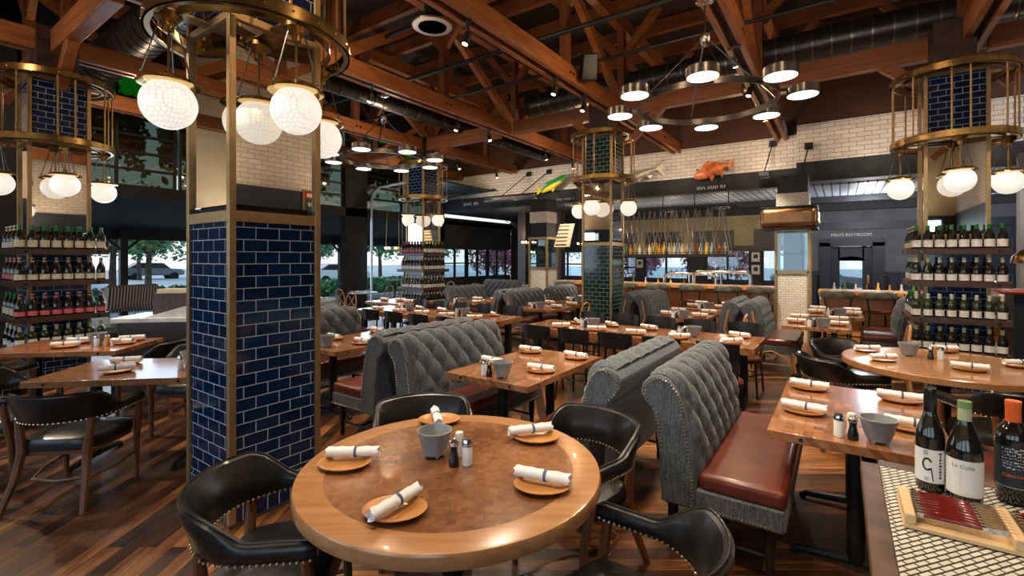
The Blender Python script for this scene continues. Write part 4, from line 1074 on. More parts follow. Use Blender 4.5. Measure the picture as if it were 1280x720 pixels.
cap(3.56, 3.42, .12, 1, 'black leather captain chair behind the wine bottles, back to the viewer')

# communal tables
def communal(x0, x1, y, tb, seats):
    t = thing('communal_table', 'long wooden communal table, %s' % tb, 'table', ((x0 + x1) / 2, y, 0), 0, 'long communal tables')
    b = MB(); b.box((0, 0, .72), (x1 - x0, .87, .08)); obj('tabletop', b, M['block'], t, bevel=.006)
    for s in (-1, 1):
        b = MB()
        for q in (-1, 1): b.box((s * ((x1 - x0) / 2 - .22), q * .34, .34), (.08, .08, .68))
        b.box((s * ((x1 - x0) / 2 - .22), 0, .06), (.08, .68, .06)); b.box((s * ((x1 - x0) / 2 - .22), 0, .66), (.1, .7, .04)); obj('trestle', b, M['black_metal'], t)
    for k, x in enumerate(seats):
        for s, w in ((-1, 'near side'), (1, 'far side')):
            nm = '%s from the right, %s' % (ORD[len(seats) - 1 - k], w)
            bentwood((x, y + s * .66), 0 if s < 0 else PI, 'black bentwood chair, communal table %s, %s' % (tb, nm), 'black bentwood chairs')
            r = random.uniform(.2, .9) * (1 if s < 0 else -1)
            setting(x + .03, y + s * .24, TZ + .001, r, 'communal table ' + tb, nm, 'the communal table ' + tb)
    m = (x0 + x1) / 2
    cluster(m - .55, y, TZ + .0005, 'the communal table %s, left half' % tb); cluster(m + .75, y, TZ + .0005, 'the communal table %s, right half' % tb)
communal(-3.62, -.72, 5.84, 'before the green column', [-3.12, -2.6, -2.08, -1.56, -1.0])
communal(-7.3, -4.15, 5.84, 'left of centre', [-6.85, -6.3, -5.75, -5.2, -4.62])

# ------------------------------------------------------------------ second rank of tables and bentwood loveseats
for x, y, tb in ((-2.07, 8.03, 'behind the communal table right of the green column'), (-2.05, 9.6, 'before the bar right of the green column'),
                 (-.27, 8.15, 'in front of the cream tiled pillar'), (-.08, 9.75, 'between the pillar and the right bar'),
                 (-4.62, 7.95, 'left of the green column'), (-4.62, 9.5, 'farther back left of the green column'), (-6.40, 7.8, 'right of the distant wine column'), (-6.4, 9.4, 'farther back right of the distant wine column')):
    booth_table(x, y, tb, items=True)
g2 = 'bentwood-framed loveseats'
sf(-.92, 8.45, 'E', 'bentwood-framed grey loveseat left of the table by the pillar', wsofa, g2)
sf(-1.56, 8.45, 'W', 'bentwood-framed grey loveseat back to back, facing the green column side', wsofa, g2)
sf(-2.86, 9.2, 'E', 'bentwood-framed grey loveseat just right of the green column', wsofa, g2)
sf(.72, 9.66, 'W', 'bentwood-framed grey loveseat beside the right wine column', wsofa, g2)
sf(-5.26, 8.3, 'E', 'bentwood-framed grey loveseat left of the green column facing right', wsofa, g2)
sf(-5.90, 8.3, 'W', 'bentwood-framed grey loveseat left of the green column facing away', wsofa, g2)
sf(-3.49, 9.2, 'W', 'bentwood-framed grey loveseat behind the green column', wsofa, g2)
sf(-7.15, 8.6, 'E', 'bentwood-framed grey loveseat near the distant wine column', wsofa, g2)
sf(-5.30, 9.95, 'E', 'bentwood-framed grey loveseat farthest back at centre left', wsofa, g2)
sf(-8.3, 11.2, 'S', 'bentwood-framed grey loveseat behind the distant wine column', wsofa, g2)
for x, y, r, l in ((-1.3, 7.3, PI / 2, 'at the right end of the table right of the green column'), (.45, 7.25, PI / 2, 'by the right wine column'), (-5.6, 7.3, .3, 'behind the left communal table'),
                   (-3.95, 7.7, PI / 2, 'beside the green column'), (-3.85, 10.2, PI / 2, 'left behind the green column')):
    crossback((x, y), r, 'blond wooden cross-back chair ' + l, 'blond cross-back chairs')
# small two-seat tables towards the patio
def make_round():
    t = thing('cafe_table', '', 'table')
    b = MB(); b.lathe([(.36, .735), (.375, .74), (.375, .765), (.001, .765)], n=28); obj('tabletop', b, M['white_metal'], t)
    b = MB(); b.tube([(0, 0, .02), (0, 0, .74)], .03, 8); b.lathe([(.22, 0), (.22, .015), (.04, .03)], n=16); obj('pedestal', b, M['black_metal'], t)
    return t
cafe = Kind(make_round, 'pale round cafe tables')
for k, (x, y) in enumerate(((-9.6, 6.2), (-10.6, 8.2), (-11.0, 5.2), (-10.8, 11.0), (-9.4, 12.2), (-8.6, 13.6))):
    cafe((x, y), 0, 'pale round cafe table by the open garage front, %s from the near side' % ORD[k])
    for s in (-1, 1):
        crossback((x + .1, y + s * .6), 0 if s < 0 else PI, 'blond cross-back chair on the %s side of the %s cafe table' % ('near' if s < 0 else 'far', ORD[k]), 'blond cross-back chairs')
    napkin((x, y - .12, .766), .5 * k, 'white napkin roll on the %s cafe table by the garage front' % ORD[k], 'napkin rolls on the cafe tables')
    napkin((x, y + .14, .766), .3 - .4 * k, 'white napkin roll on the far half of the %s cafe table' % ORD[k], 'napkin rolls on the cafe tables')
table4((-7.78, 6.95), PI / 2, 'rectangular butcher-block table before the distant wine column')
for k in range(3): setting(-8.2 + .4 * k, 6.9 + .1 * (k % 2), TZ + .001, .4 * k, 'the table before the distant wine column', '%s from the left' % ORD[k], 'the table before the distant wine column')

# ------------------------------------------------------------------ bar
t = thing('bar_counter', 'long honey wood bar counter left of the cream pillar', 'bar counter', (0, 0, 0))
def bar(t, x0, x1, y):
    b = MB(); b.box(((x0 + x1) / 2, y + .30, 1.03), (x1 - x0, .62, .08)); obj('counter_top', b, M['bar_wood'], t, bevel=.006)
    b = MB(); b.box(((x0 + x1) / 2, y + .40, .5), (x1 - x0 - .1, .3, .98)); obj('bar_front', b, M['bar_panel'], t)
    b = MB(); x = x0 + .1
    while x < x1:
        b.box((x, y + .235, .52), (.10, .04, .94)); x += .93
    b.box(((x0 + x1) / 2, y + .235, .93), (x1 - x0 - .1, .035, .10)); b.box(((x0 + x1) / 2, y + .235, .1), (x1 - x0 - .1, .035, .16)); obj('front_rail', b, M['bar_wood'], t)
    b = MB(); b.tube([(x0 + .1, y + .1, .2), (x1 - .1, y + .1, .2)], .02, 8); obj('foot_rail', b, M['bright_brass'], t)
    b = MB(); x = x0 + .4
    while x < x1: b.tube([(x, y - .014, 1.03), (x, y - .008, 1.03)], .014, 8); x += .9
    obj('bolt_plug', b, M['pepper'], t)
    b = MB(); b.box(((x0 + x1) / 2, y + 1.0, .86), (x1 - x0, .5, .06)); b.box(((x0 + x1) / 2, y + 1.0, .42), (x1 - x0, .44, .84)); obj('work_counter', b, M['marble'], t)
bar(t, -6.5, -1.15, 11.35)
t = thing('bar_counter', 'shorter honey wood bar counter right of the cream pillar', 'bar counter', (0, 0, 0)); bar(t, -.35, 2.6, 10.95)
# cream tiled pillars with glazed boxes and bronze hood
def pillar(x, y, label, hood):
    t = thing('glazed_pillar', label, 'pillar', (x, y, 0)); w = .58
    b = MB(); b.box((0, 0, .68), (w, w, 1.36)); obj('tiled_base', b, M['small_white_tile'], t)
    b = MB()
    for sx in (-1, 1):
        for sy in (-1, 1): b.box((sx * w / 2, sy * w / 2, 1.14), (.05, .05, 2.28))
    for z in (1.40, 2.26):
        for s in (-1, 1): b.box((0, s * w / 2, z), (w, .05, .06)); b.box((s * w / 2, 0, z), (.05, w, .06))
    obj('frame', b, M['trim_brass'], t)
    b = MB()
    for s in (-1, 1): b.box((0, s * w / 2, 1.83), (w - .05, .008, .8)); b.box((s * w / 2, 0, 1.83), (.008, w - .05, .8))
    obj('glass_box', b, M['glass'], t)
    b = MB(); b.box((0, .04, 1.83), (.34, .34, .86)); obj('dark_backing', b, M['black_metal'], t)  # black block added inside so the glass box looks dark
    b = MB(); b.box((0, 0, 2.86), (w, w, .32)); obj('tiled_head', b, M['small_white_tile'], t)
    b = MB(); b.box((0, 0, 3.2), (w - .04, w - .04, .38)); b.box((0, 0, 2.5), (w - .06, w - .06, .44)); obj('black_core', b, M['black_metal'], t)
    if hood:
        b = MB(); b.box((-.05, -.18, 2.50), (1.02, .95, .42)); obj('bronze_hood', b, M['copper'], t, bevel=.12, seg=6)
        b = MB(); b.box((-.05, -.16, 2.715), (.98, .9, .03)); b.box((-.05, -.16, 2.285), (.98, .9, .03)); obj('hood_band', b, M['black_metal'], t)
    return t
pillar(-.80, 11.45, 'cream tiled pillar with bronze hood between the two bars', True)
pillar(-7.15, 11.9, 'cream tiled pillar with glazed box at the left end of the bar', False)
# stools
def make_stool():
    t = thing('bar_stool', '', 'bar stool')
    b = MB(); b.lathe([(.17, .70), (.21, .71), (.215, .74), (.19, .765), (.01, .77)], n=20); obj('seat', b, M['red_leather'], t)
    b = MB(); rows = []
    for i in range(19):
        a = math.radians(-95 + 190 * i / 18); f = math.cos(a * .8); x = .25 * math.sin(a); y = -.25 * math.cos(a)
        r_ = .035; rows.append([(x * (1 + r_ / .25 * math.cos(q)), y * (1 + r_ / .25 * math.cos(q)), 1.0 + .035 * f + (.045 + .035 * f) * math.sin(q)) for q in [2 * PI * k / 8 for k in range(8)]])
    b.grid(rows, True); b.add(rows[0], [tuple(range(8))]); b.add(rows[-1], [tuple(range(8))]); obj('backrest', b, M['stool_seat'], t)
    for sx in (-1, 1):
        l = MB(); l.tube([(sx * .2, -.22, 0), (sx * .17, -.17, .7), (sx * .2, -.17, .96)], .017, 7); obj('leg', l, M['sofa_leg'], t)
        l = MB(); l.tube([(sx * .2, .2, 0), (sx * .16, .15, .7)], .017, 7); obj('leg', l, M['sofa_leg'], t)
    b = MB()
    for z, q in ((.25, .19), (.45, .18)): b.tube([(-q, -q, z), (q, -q, z), (q, q, z), (-q, q, z)], .011, 6, True)
    obj('footrest', b, M['sofa_leg'], t)
    return t
stool = Kind(make_stool, 'padded bar stools')
for k, x in enumerate((-6.0, -5.1, -4.3, -3.5, -2.75, -2.0, -1.35)): stool((x, 11.08), random.uniform(-.25, .25), 'padded high stool at the long bar, %s from the left' % ORD[k])
for k, x in enumerate((-.05, .55, 1.2, 1.9)): stool((x, 10.65), random.uniform(-.3, .3), 'padded high stool at the short right bar, %s from the left' % ORD[k])
# beer towers
def make_tower():
    t = thing('beer_tower', '', 'beer tower')
    b = MB(); w = .62; b.tube([(-w, 0, 0), (-w, 0, .20), (-w + .05, 0, .27), (-w + .12, 0, .30), (w - .12, 0, .30), (w - .05, 0, .27), (w, 0, .20), (w, 0, 0)], .042, 12); obj('pipe', b, M['chrome'], t)
    b = MB(); b.tube([(0, 0, 0), (0, 0, .3)], .03, 10); b.lathe([(.07, 0), (.07, .02), (.04, .03)], (-w, 0, 0), 12); b.lathe([(.07, 0), (.07, .02), (.04, .03)], (w, 0, 0), 12); obj('support', b, M['chrome'], t)
    for k in range(8):
        x = -.46 + .13 * k; b = MB(); b.tube([(x, 0, .29), (x, .08, .28), (x, .09, .22)], .011, 6); b.tube([(x, .05, .30), (x, .05, .40)], .012, 6); obj('tap', b, M['pepper'], t)
    return t
tower = Kind(make_tower, 'steel beer towers')
tower((-2.3, 11.95, 1.07), 0, 'arched steel beer tower on the bar, the right-hand one'); tower((-3.1, 12.25, 1.0), 0, 'arched steel beer tower behind, the left-hand one')
# bar top goods
BB = MB()
def simple_bottle(m, h=.3):
    def f():
        b = MB(); s = h / .3; b.lathe([(.035, 0), (.037, .005), (.037, .17 * s), (.015, .22 * s), (.014, .29 * s), (.016, .3 * s)], n=8)
        return tag(obj('spirit_bottle', b, m), '', 'bottle')
    return Kind(f)
cols = [('amber', M['amber'], 'amber'), ('clear', plain('clear_spirit', (.45, .48, .45), .1, 0, .1), 'clear'), ('green', plain('green_spirit', (.05, .16, .05), .1, 0, .1), 'green'), ('pale', M['foil_white'], 'pale'), ('brown', plain('brown_spirit', (.16, .05, .015), .1, 0, .1), 'brown'), ('gold', plain('gold_spirit', (.7, .42, .08), .1, 0, .1), 'gold')]
SB = [simple_bottle(c[1], .27 + .02 * (i % 3)) for i, c in enumerate(cols)]
# hanging bar shelf
x0, x1, ys = -5.45, -2.25, 12.55
t = thing('hanging_bar_shelf', 'long black hanging shelf full of bottles above the bar', 'shelf', (0, 0, 0))
b = MB(); b.box(((x0 + x1) / 2, ys, 1.755), (x1 - x0, .46, .07)); b.box(((x0 + x1) / 2, ys - .22, 1.83), (x1 - x0, .012, .012)); obj('shelf_board', b, M['black_metal'], t)
b = MB(); b.box(((x0 + x1) / 2, ys - .22, 2.96), (x1 - x0 + .5, .04, .05)); b.box(((x0 + x1) / 2, ys + .22, 2.96), (x1 - x0 + .5, .04, .05))
for k in range(5): x = x0 + (x1 - x0) * k / 4; b.tube([(x, ys, 2.96), (x, ys, 3.38)], .012, 6); b.box((x, ys, 2.96), (.04, .46, .04))
obj('hanging_frame', b, M['black_metal'], t)
nb = 11
for k in range(nb):
    xa = x0 + (x1 - x0) * k / nb; xb = x0 + (x1 - x0) * (k + 1) / nb; xm = (xa + xb) / 2
    for yy in (-.2, .2):
        b = MB(); b.tube([(xm, ys + yy, 2.94), (xa - .05, ys + yy, 1.78)], .014, 6); b.tube([(xm, ys + yy, 2.94), (xb + .05, ys + yy, 1.78)], .014, 6); obj('hanger_rod', b, M['rod_steel'], t)
for r_, yy in ((0, -.12), (1, .10)):
    for k in range(24):
        x = x0 + .1 + (x1 - x0 - .2) * k / 23; i = random.randrange(6)
        SB[i]((x, ys + yy, 1.791), 0, 'small %s bottle, %s row of the hanging bar shelf, %s from left' % (cols[i][2], 'front' if r_ == 0 else 'back', ORD[k]), 'bottles on the hanging bar shelf')
for k in range(14):
    x = -5.9 + .33 * k; i = (k * 5) % 6
    if -2.95 < x < -1.6: continue
    SB[i]((x, 12.35, .891), 0, 'small %s bottle on the work counter behind the long bar, %s from left' % (cols[i][2], ORD[k]), 'bottles behind the long bar')
for k in range(9):
    x = -.1 + .18 * k; i = (k * 7 + 1) % 6
    SB[i]((x, 11.85, .891), 0, 'small %s bottle behind the short right bar, %s from left' % (cols[i][2], ORD[k]), 'bottles behind the short right bar')
bowl((2.15, 11.2, 1.071), 0, 'grey bowl standing on the short right bar counter')
# framed pictures on the back bar wall
def make_pic():
    t = thing('framed_picture', '', 'picture')
    b = MB(); 
    for s in (-1, 1): b.box((s * .14, 0, .17), (.03, .025, .37)); b.box((0, 0, .17 + s * .17), (.3, .025, .03))
    obj('frame', b, M['espresso'], t)
    b = MB(); b.box((0, .005, .17), (.26, .01, .32)); m_ = obj('mount', b, M['label_cream'], t)
    b = MB(); b.box((0, -.002, .19), (.13, .004, .14)); obj('print', b, M['poster'], m_)
    return t
pic = Kind(make_pic, 'small framed pictures on the bar wall')
pic((-2.35, YF - .14, 1.12), 0, 'small framed picture between bar windows, lower one'); pic((-2.35, YF - .14, 1.55), 0, 'small framed picture between bar windows, upper one')
pic((-6.38, YF - .14, 1.3), 0, 'small framed picture left of the bar window')

def text_mesh(body, size, extrude, m):
    cv = bpy.data.curves.new('type', 'FONT'); cv.body = body; cv.size = size; cv.extrude = extrude; cv.align_x = 'CENTER'; cv.resolution_u = 3
    o = bpy.data.objects.new('type', cv); COL.objects.link(o)
    dg = bpy.context.evaluated_depsgraph_get(); me = bpy.data.meshes.new_from_object(o.evaluated_get(dg)); me = me.copy()
    bpy.data.objects.remove(o); me.materials.clear(); me.materials.append(m); me.name = 'lettering'
    return me
# ------------------------------------------------------------------ fish trophies, signs
def fish(name, label, x, y, z, L, H, m, m2, rz, tilt=.1, tail=.22):
    t = thing(name, label, 'mounted fish', (x, y, z), rz)
    b = MB(); rows = []; n = 14
    for i in range(17):
        u = i / 16; xx = -L / 2 + L * .82 * u; h = H / 2 * (math.sin(PI * min(1, u * .93 + .03)) ** .7) * (1.15 - .45 * u) + .006
        rows.append([(xx, math.cos(2 * PI * k / n) * h * .38, math.sin(2 * PI * k / n) * h + tilt * xx) for k in range(n)])
    b.grid(rows, True); b.add(rows[0], [tuple(range(n))]); b.add(rows[-1], [tuple(range(n))]); body = obj('body', b, m, t, sharp=80)
    xt = -L / 2 + L * .80
    b = MB(); b.prism([(xt, tilt * xt), (xt + L * .2, tilt * xt + tail), (xt + L * .15, tilt * xt + .01), (xt + L * .18, tilt * xt - tail)], .015, (0, 0, 0), 'XZ'); obj('tail_fin', b, m2, t)
    b = MB(); b.prism([(-L * .3, H * .40 - .03), (-L * .15, H * .66), (L * .15, H * .44), (L * .25, H * .18)], .012, (0, 0, 0), 'XZ'); obj('dorsal_fin', b, m if m2 != M['snapper'] else m2, t)
    b = MB(); b.prism([(-L * .15, -H * .35), (-L * .05, -H * .85), (L * .03, -H * .36)], .012, (0, 0, 0), 'XZ'); b.prism([(L * .10, -H * .25), (L * .2, -H * .6), (L * .24, -H * .15)], .012, (0, 0, 0), 'XZ'); obj('belly_fin', b, m2, t)
    b = MB(); b.sphere((-L * .40, -H * .13, H * .08 - .04 * 0), H * .06, 8, 6); obj('eye', b, M['pepper'], t)
    return t
f = fish('mounted_fish', 'green and yellow mahi mounted before the white brick band', -7.35, 12.7, 3.95, 1.1, .26, M['mahi'], M['mahi_belly'], PI, -.42, .17)
b = MB(); rows = []
for i in range(13):
    u = i / 12; xx = -.47 + .82 * u; h = .11 * math.sin(PI * min(1, u * .95 + .03)) ** .7
    rows.append([(xx, math.cos(2 * PI * k / 10) * h * .5, -.055 - .42 * xx + math.sin(2 * PI * k / 10) * h) for k in range(10)])
b.grid(rows, True); obj('belly', b, M['mahi_belly'], f, sharp=80)
fish('mounted_fish', 'orange rockfish mounted before the white brick band', -2.62, 12.72, 3.93, .98, .36, M['snapper'], M['snapper'], 0, .28, .14)
fish('mounted_fish', 'silver tuna-like fish behind the ring of the green column', -4.50, 12.74, 4.0, 1.3, .24, M['silver_fish'], M['silver_fish'], 0, .28, .22)
def sign(name, label, x, y, z, w, h, segs, rz=0):
    random.seed(int(w * 100)); t = thing(name, label, 'sign', (x, y, z), rz)
    b = MB(); xx = -w / 2
    for s in range(segs):
        ww = w / segs
        if s % 7 != 5:
            b.box((xx + ww * .3, 0, 0), (ww * .2, .012, h)); b.box((xx + ww * .55, 0, h * .4 * (1 if s % 2 else -1)), (ww * .5, .012, h * .2)); b.box((xx + ww * .5, 0, 0), (ww * .4, .012, h * .18))
        xx += ww
    obj('lettering', b, M['letter'], t)
sign('bar_sign', 'small white lettering on the black fascia below the orange fish', -2.72, 12.86, 3.50, .70, .075, 16)
sign('bar_sign', 'small white lettering on the black fascia below the green fish', -6.95, 12.86, 3.50, .60, .05, 14)
sign('bar_sign', 'small white lettering on the fascia right of the distant column', -10.7, 12.86, 3.60, .7, .10, 9)
o = bpy.data.objects.new('restroom_sign', text_mesh("MEN'S RESTROOM", .125, .004, M['letter'])); COL.objects.link(o); o.location = ((dx0 + dx1) / 2, YF - .17, 2.36); o.rotation_euler = (PI / 2, 0, 0); tag(o, "white MEN'S RESTROOM lettering above the dark door", 'sign')
# menu board by the centre column
p = c2r(1.0, 11.0)
t = thing('menu_board', 'tilted cream menu board hanging left of the green column', 'menu board', (-6.15, 11.3, 2.29), 0)
b = MB(); b.prism([(-.30, -.30), (.18, -.30), (.34, .32), (-.10, .32)], .03, (0, 0, 0), 'XZ'); obj('panel', b, M['paper_sign'], t)
b = MB()
for k in range(6): b.box((-.02 + .25 * (k * .09 - .25), -.02, -.24 + .1 * k), (.34, .006, .018 if k % 2 else .03))
obj('printed_lines', b, M['espresso'], t)
b = MB(); b.tube([(0, 0, .3), (0, 0, .95)], .006, 6); obj('cord', b, M['black_metal'], t)
# exit sign on the grey wall
t = thing('exit_sign', 'small dark exit sign box high on the grey wall', 'exit sign', (1.55, YF - .2, 3.45))
b = MB(); b.box((0, 0, 0), (.34, .08, .16)); obj('housing', b, M['pepper'], t)
for s in (-1, 1): b = MB(); b.sphere((s * .2, -.03, .02), .05, 10, 6); obj('lamp_head', b, M['white_metal'], t)

t = thing('framed_sign', 'dark framed sign with red header, seen mirrored in the navy column', 'sign', (2.97, 5.9, 2.78), -PI / 2)
b = MB()
for q in (-1, 1): b.box((q * .24, 0, 0), (.03, .03, .70)); b.box((0, 0, q * .34), (.48, .03, .03))
obj('frame', b, M['rim'], t)
b = MB(); b.box((0, .0, 0), (.45, .012, .66)); obj('panel', b, M['poster'], t)
b = MB(); b.box((0, -.01, .24), (.43, .008, .13)); obj('red_header', b, M['red_paint'], t)
b = MB()
for k in range(5): b.box((-.14 + .07 * k, -.016, .24), (.045, .004, .07)); b.box((-.12 + .06 * k, -.016, .05), (.04, .004, .08)); b.box((-.13 + .065 * k, -.016, -.16), (.05, .004, .10))
obj('white_print', b, M['letter'], t)
# adjustable brackets on the white band
for k, (x, y, z) in enumerate(((-8.33, 12.9, 4.42), (-7.57, 12.9, 4.42), (-1.33, 12.9, 4.45), (-.57, 12.3, 4.17))):
    t = thing('ceiling_heater', 'black rod-hung heater below the white brick band, %s from the left' % ORD[k], 'heater', (x, y, z), 0, 'rod-hung heaters')
    b = MB(); b.box((0, .05, 0), (.16, .08, .14)); obj('wall_bracket', b, M['black_metal'], t)
    b = MB(); dx = -.75 if k < 2 else -.12; b.tube([(0, 0, 0), (dx, -.5, -.75)], .014, 6); obj('rod', b, M['black_metal'], t)
    b = MB(); b.box((dx, -.5, -.82), (1.2 if k < 2 else .25, .22, .13), rz=.05); obj('heater_body', b, M['dark_steel'] if k < 2 else M['black_metal'], t, bevel=.02)
t = thing('wall_speaker', 'black loudspeaker clamped beside the centre truss', 'loudspeaker', (-3.3, 6.9, 4.75), .6)
b = MB(); b.box((0, 0, 0), (.25, .26, .40), rx=.4); obj('cabinet', b, M['black_metal'], t, bevel=.02)
b = MB(); b.box((0, -.135, -.05), (.21, .012, .34), rx=.4); obj('grille', b, M['black_metal'], t)

# small ring lamps by the far left posts
def make_wheel():
    t = thing('candle_ring_lamp', '', 'chandelier')
    b = MB(); b.ringbox((0, 0, 0), .33, .32, .03, 32)
    for k in range(3): a = 2 * PI * k / 3; b.tube([(.32 * math.cos(a), .32 * math.sin(a), .02), (.28 * math.cos(a), .28 * math.sin(a), 1.2)], .006, 5)
    obj('frame', b, M['brass'], t)
    for k in range(8):
        a = 2 * PI * k / 8; b = MB(); b.sphere((.325 * math.cos(a), .325 * math.sin(a), .06), .035, 10, 6); obj('bulb', b, M['bulb'], t)
    return t
wheel = Kind(make_wheel, 'brass ring lamps with round bulbs')
for k, (x, y, z) in enumerate(((-9.3, 14.6, 2.2), (-9.7, 15.6, 1.85), (-7.6, 15.7, 2.15), (-11.8, 10.4, 1.95))): wheel((x, y, z), 0, 'small brass ring lamp with glowing bulbs, %s' % ('nearest the left pier' if k == 3 else ORD[k] + ' from the left at the far posts'))
for k, (x, y) in enumerate(((-9.8, 14.9), (-8.3, 14.9), (-6.9, 14.9))):
    b = MB(); b.box((0, 0, 1.69), (.34, .34, 3.38)); o = tag(obj('dark_post', b, M['espresso'], None, (x, y, 0)), 'dark square post in the far left corner, %s from the left' % ORD[k], 'post', 'dark posts')
# garage door tracks
t = thing('garage_door_track', 'bright steel overhead garage door track at left of the distant column', 'door track', (0, 0, 0))
b = MB(); b.tube([(-12.2, 9.75, 0.1), (-12.2, 9.75, 3.5), (-12.1, 9.75, 3.75), (-11.8, 9.75, 3.9), (-9.6, 9.75, 4.0)], .035, 8); obj('rail', b, M['white_metal'], t)
b = MB(); b.tube([(-12.2, 12.8, 0.1), (-12.2, 12.8, 3.5), (-12.1, 12.8, 3.75), (-11.8, 12.8, 3.9), (-9.6, 12.8, 4.0)], .035, 8); obj('rail', b, M['black_metal'], t)
b = MB()
for k in range(4): b.box((-11.6 + .55 * k, 11.25, 3.98), (.50, 3.0, .04))
obj('raised_door_panel', b, M['black_metal'], t)

# ------------------------------------------------------------------ host stand
hx, hy = -7.9, 2.75
t = thing('host_stand', 'dark wooden host stand with stepped white marble top by the window', 'host stand', (*c2r(-4.50, 6.3), 0), math.radians(8) + YAW)
b = MB(); b.box((0, 0, .44), (1.0, .62, .88)); obj('cabinet', b, M['espresso'], t)
b = MB(); b.box((0, 0, .91), (1.12, .72, .06)); obj('marble_top', b, M['marble'], t, bevel=.01)
b = MB(); b.prism([(-.20, .94), (.54, .94), (.54, 1.10), (.35, 1.10)], .10, (0, -.26, 0), 'XZ'); obj('marble_step', b, M['marble'], t)
hs = c2r(-4.48, 6.35)
t = thing('menu_holder', 'dark box of menus standing on the host stand', 'menu holder', (*c2r(-4.55, 6.42), .945), math.radians(8) + YAW)
b = MB(); b.box((0, -.13, .14), (.46, .02, .28)); b.box((0, .13, .16), (.46, .02, .32)); b.box((-.22, 0, .14), (.02, .26, .28)); b.box((.22, 0, .14), (.02, .26, .28)); obj('box', b, M['espresso'], t)
b = MB()
for k in range(5): b.box((0, -.09 + .045 * k, .17), (.40, .015, .33))
obj('menu_stack', b, M['label_cream'], t)

# red bar nook at right edge
t = thing('red_counter', 'red-topped high counter at the right edge behind the wine column', 'counter', (2.42, 9.6, 0))
b = MB(); b.box((0, 0, 1.22), (1.1, .7, .06)); obj('counter_top', b, M['red_paint'], t, bevel=.02)
b = MB(); b.box((.05, .05, .6), (.95, .5, 1.18)); obj('cabinet', b, M['navy_paint'], t)
t = thing('wall_poster', 'narrow red poster with white figure on the dark wall at the right edge', 'poster', (XR - .01, 10.8, 1.75), 0)
t.location = (2.72, 10.98, 1.6)
b = MB(); b.box((0, 0, .35), (.5, .02, .75)); obj('panel', b, M['red_paint'], t)
b = MB(); b.box((-.02, -.013, .5), (.09, .004, .22), ry=.3); b.box((.03, -.013, .42), (.2, .004, .03)); b.box((0, -.013, .14), (.3, .004, .06)); b.box((0, -.013, .04), (.3, .004, .04)); obj('white_print', b, M['letter'], t)
t = thing('copper_pendant', 'small copper dome lamp glowing beside the right wine column', 'pendant lamp', (2.1, 9.4, 1.62))
b = MB(); b.lathe([(.15, 0), (.15, .02), (.13, .10), (.06, .17), (.02, .19)], n=20); obj('shade', b, M['copper'], t)
b = MB(); b.tube([(0, 0, .18), (0, 0, 2.9)], .006, 6); obj('cord', b, M['black_metal'], t)
b = MB(); b.sphere((0, 0, .04), .04, 10, 6); obj('bulb', b, M['bulb'], t)
for k in range(2):
    t = thing('wall_sconce', 'warm round sconce above the red counter, %s one' % ('left' if k == 0 else 'right'), 'wall lamp', (2.5 + .55 * k, 10.96, 1.40), 0, 'sconces above the red counter')
    b = MB(); b.sphere((0, -.08, 0), .06, 10, 6); obj('bulb', b, M['bulb'], t)
    b = MB(); b.tube([(0, .04, 0), (0, -.04, 0)], .045, 10); obj('wall_plate', b, M['brass'], t)

# ------------------------------------------------------------------ foreground service counter
CZ = .95
cA = Vector(c2r(1.315, 1.784))
t = thing('service_counter', 'mosaic-topped service counter with wooden edge at bottom right', 'counter', (cA.x, cA.y, 0))
Lx, Ly = 1.35, 2.2
b = MB(); bw = .055
b.box((Lx / 2, -bw / 2, CZ - .025), (Lx, bw, .05)); b.box((bw / 2, -Ly / 2, CZ - .025), (bw, Ly, .05)); b.box((Lx - bw / 2, -Ly / 2, CZ - .025), (bw, Ly, .05)); b.box((Lx / 2, -Ly + bw / 2, CZ - .025), (Lx, bw, .05))
obj('wooden_edge', b, M['edge_wood'], t, bevel=.004)
b = MB(); b.box((Lx / 2, -Ly / 2, CZ - .028), (Lx - 2 * bw, Ly - 2 * bw, .05)); obj('mosaic_top', b, M['penny'], t)
b = MB(); b.box((Lx / 2 + .03, -Ly / 2, .45), (Lx - .1, Ly - .08, .89)); obj('cabinet', b, M['espresso'], t)

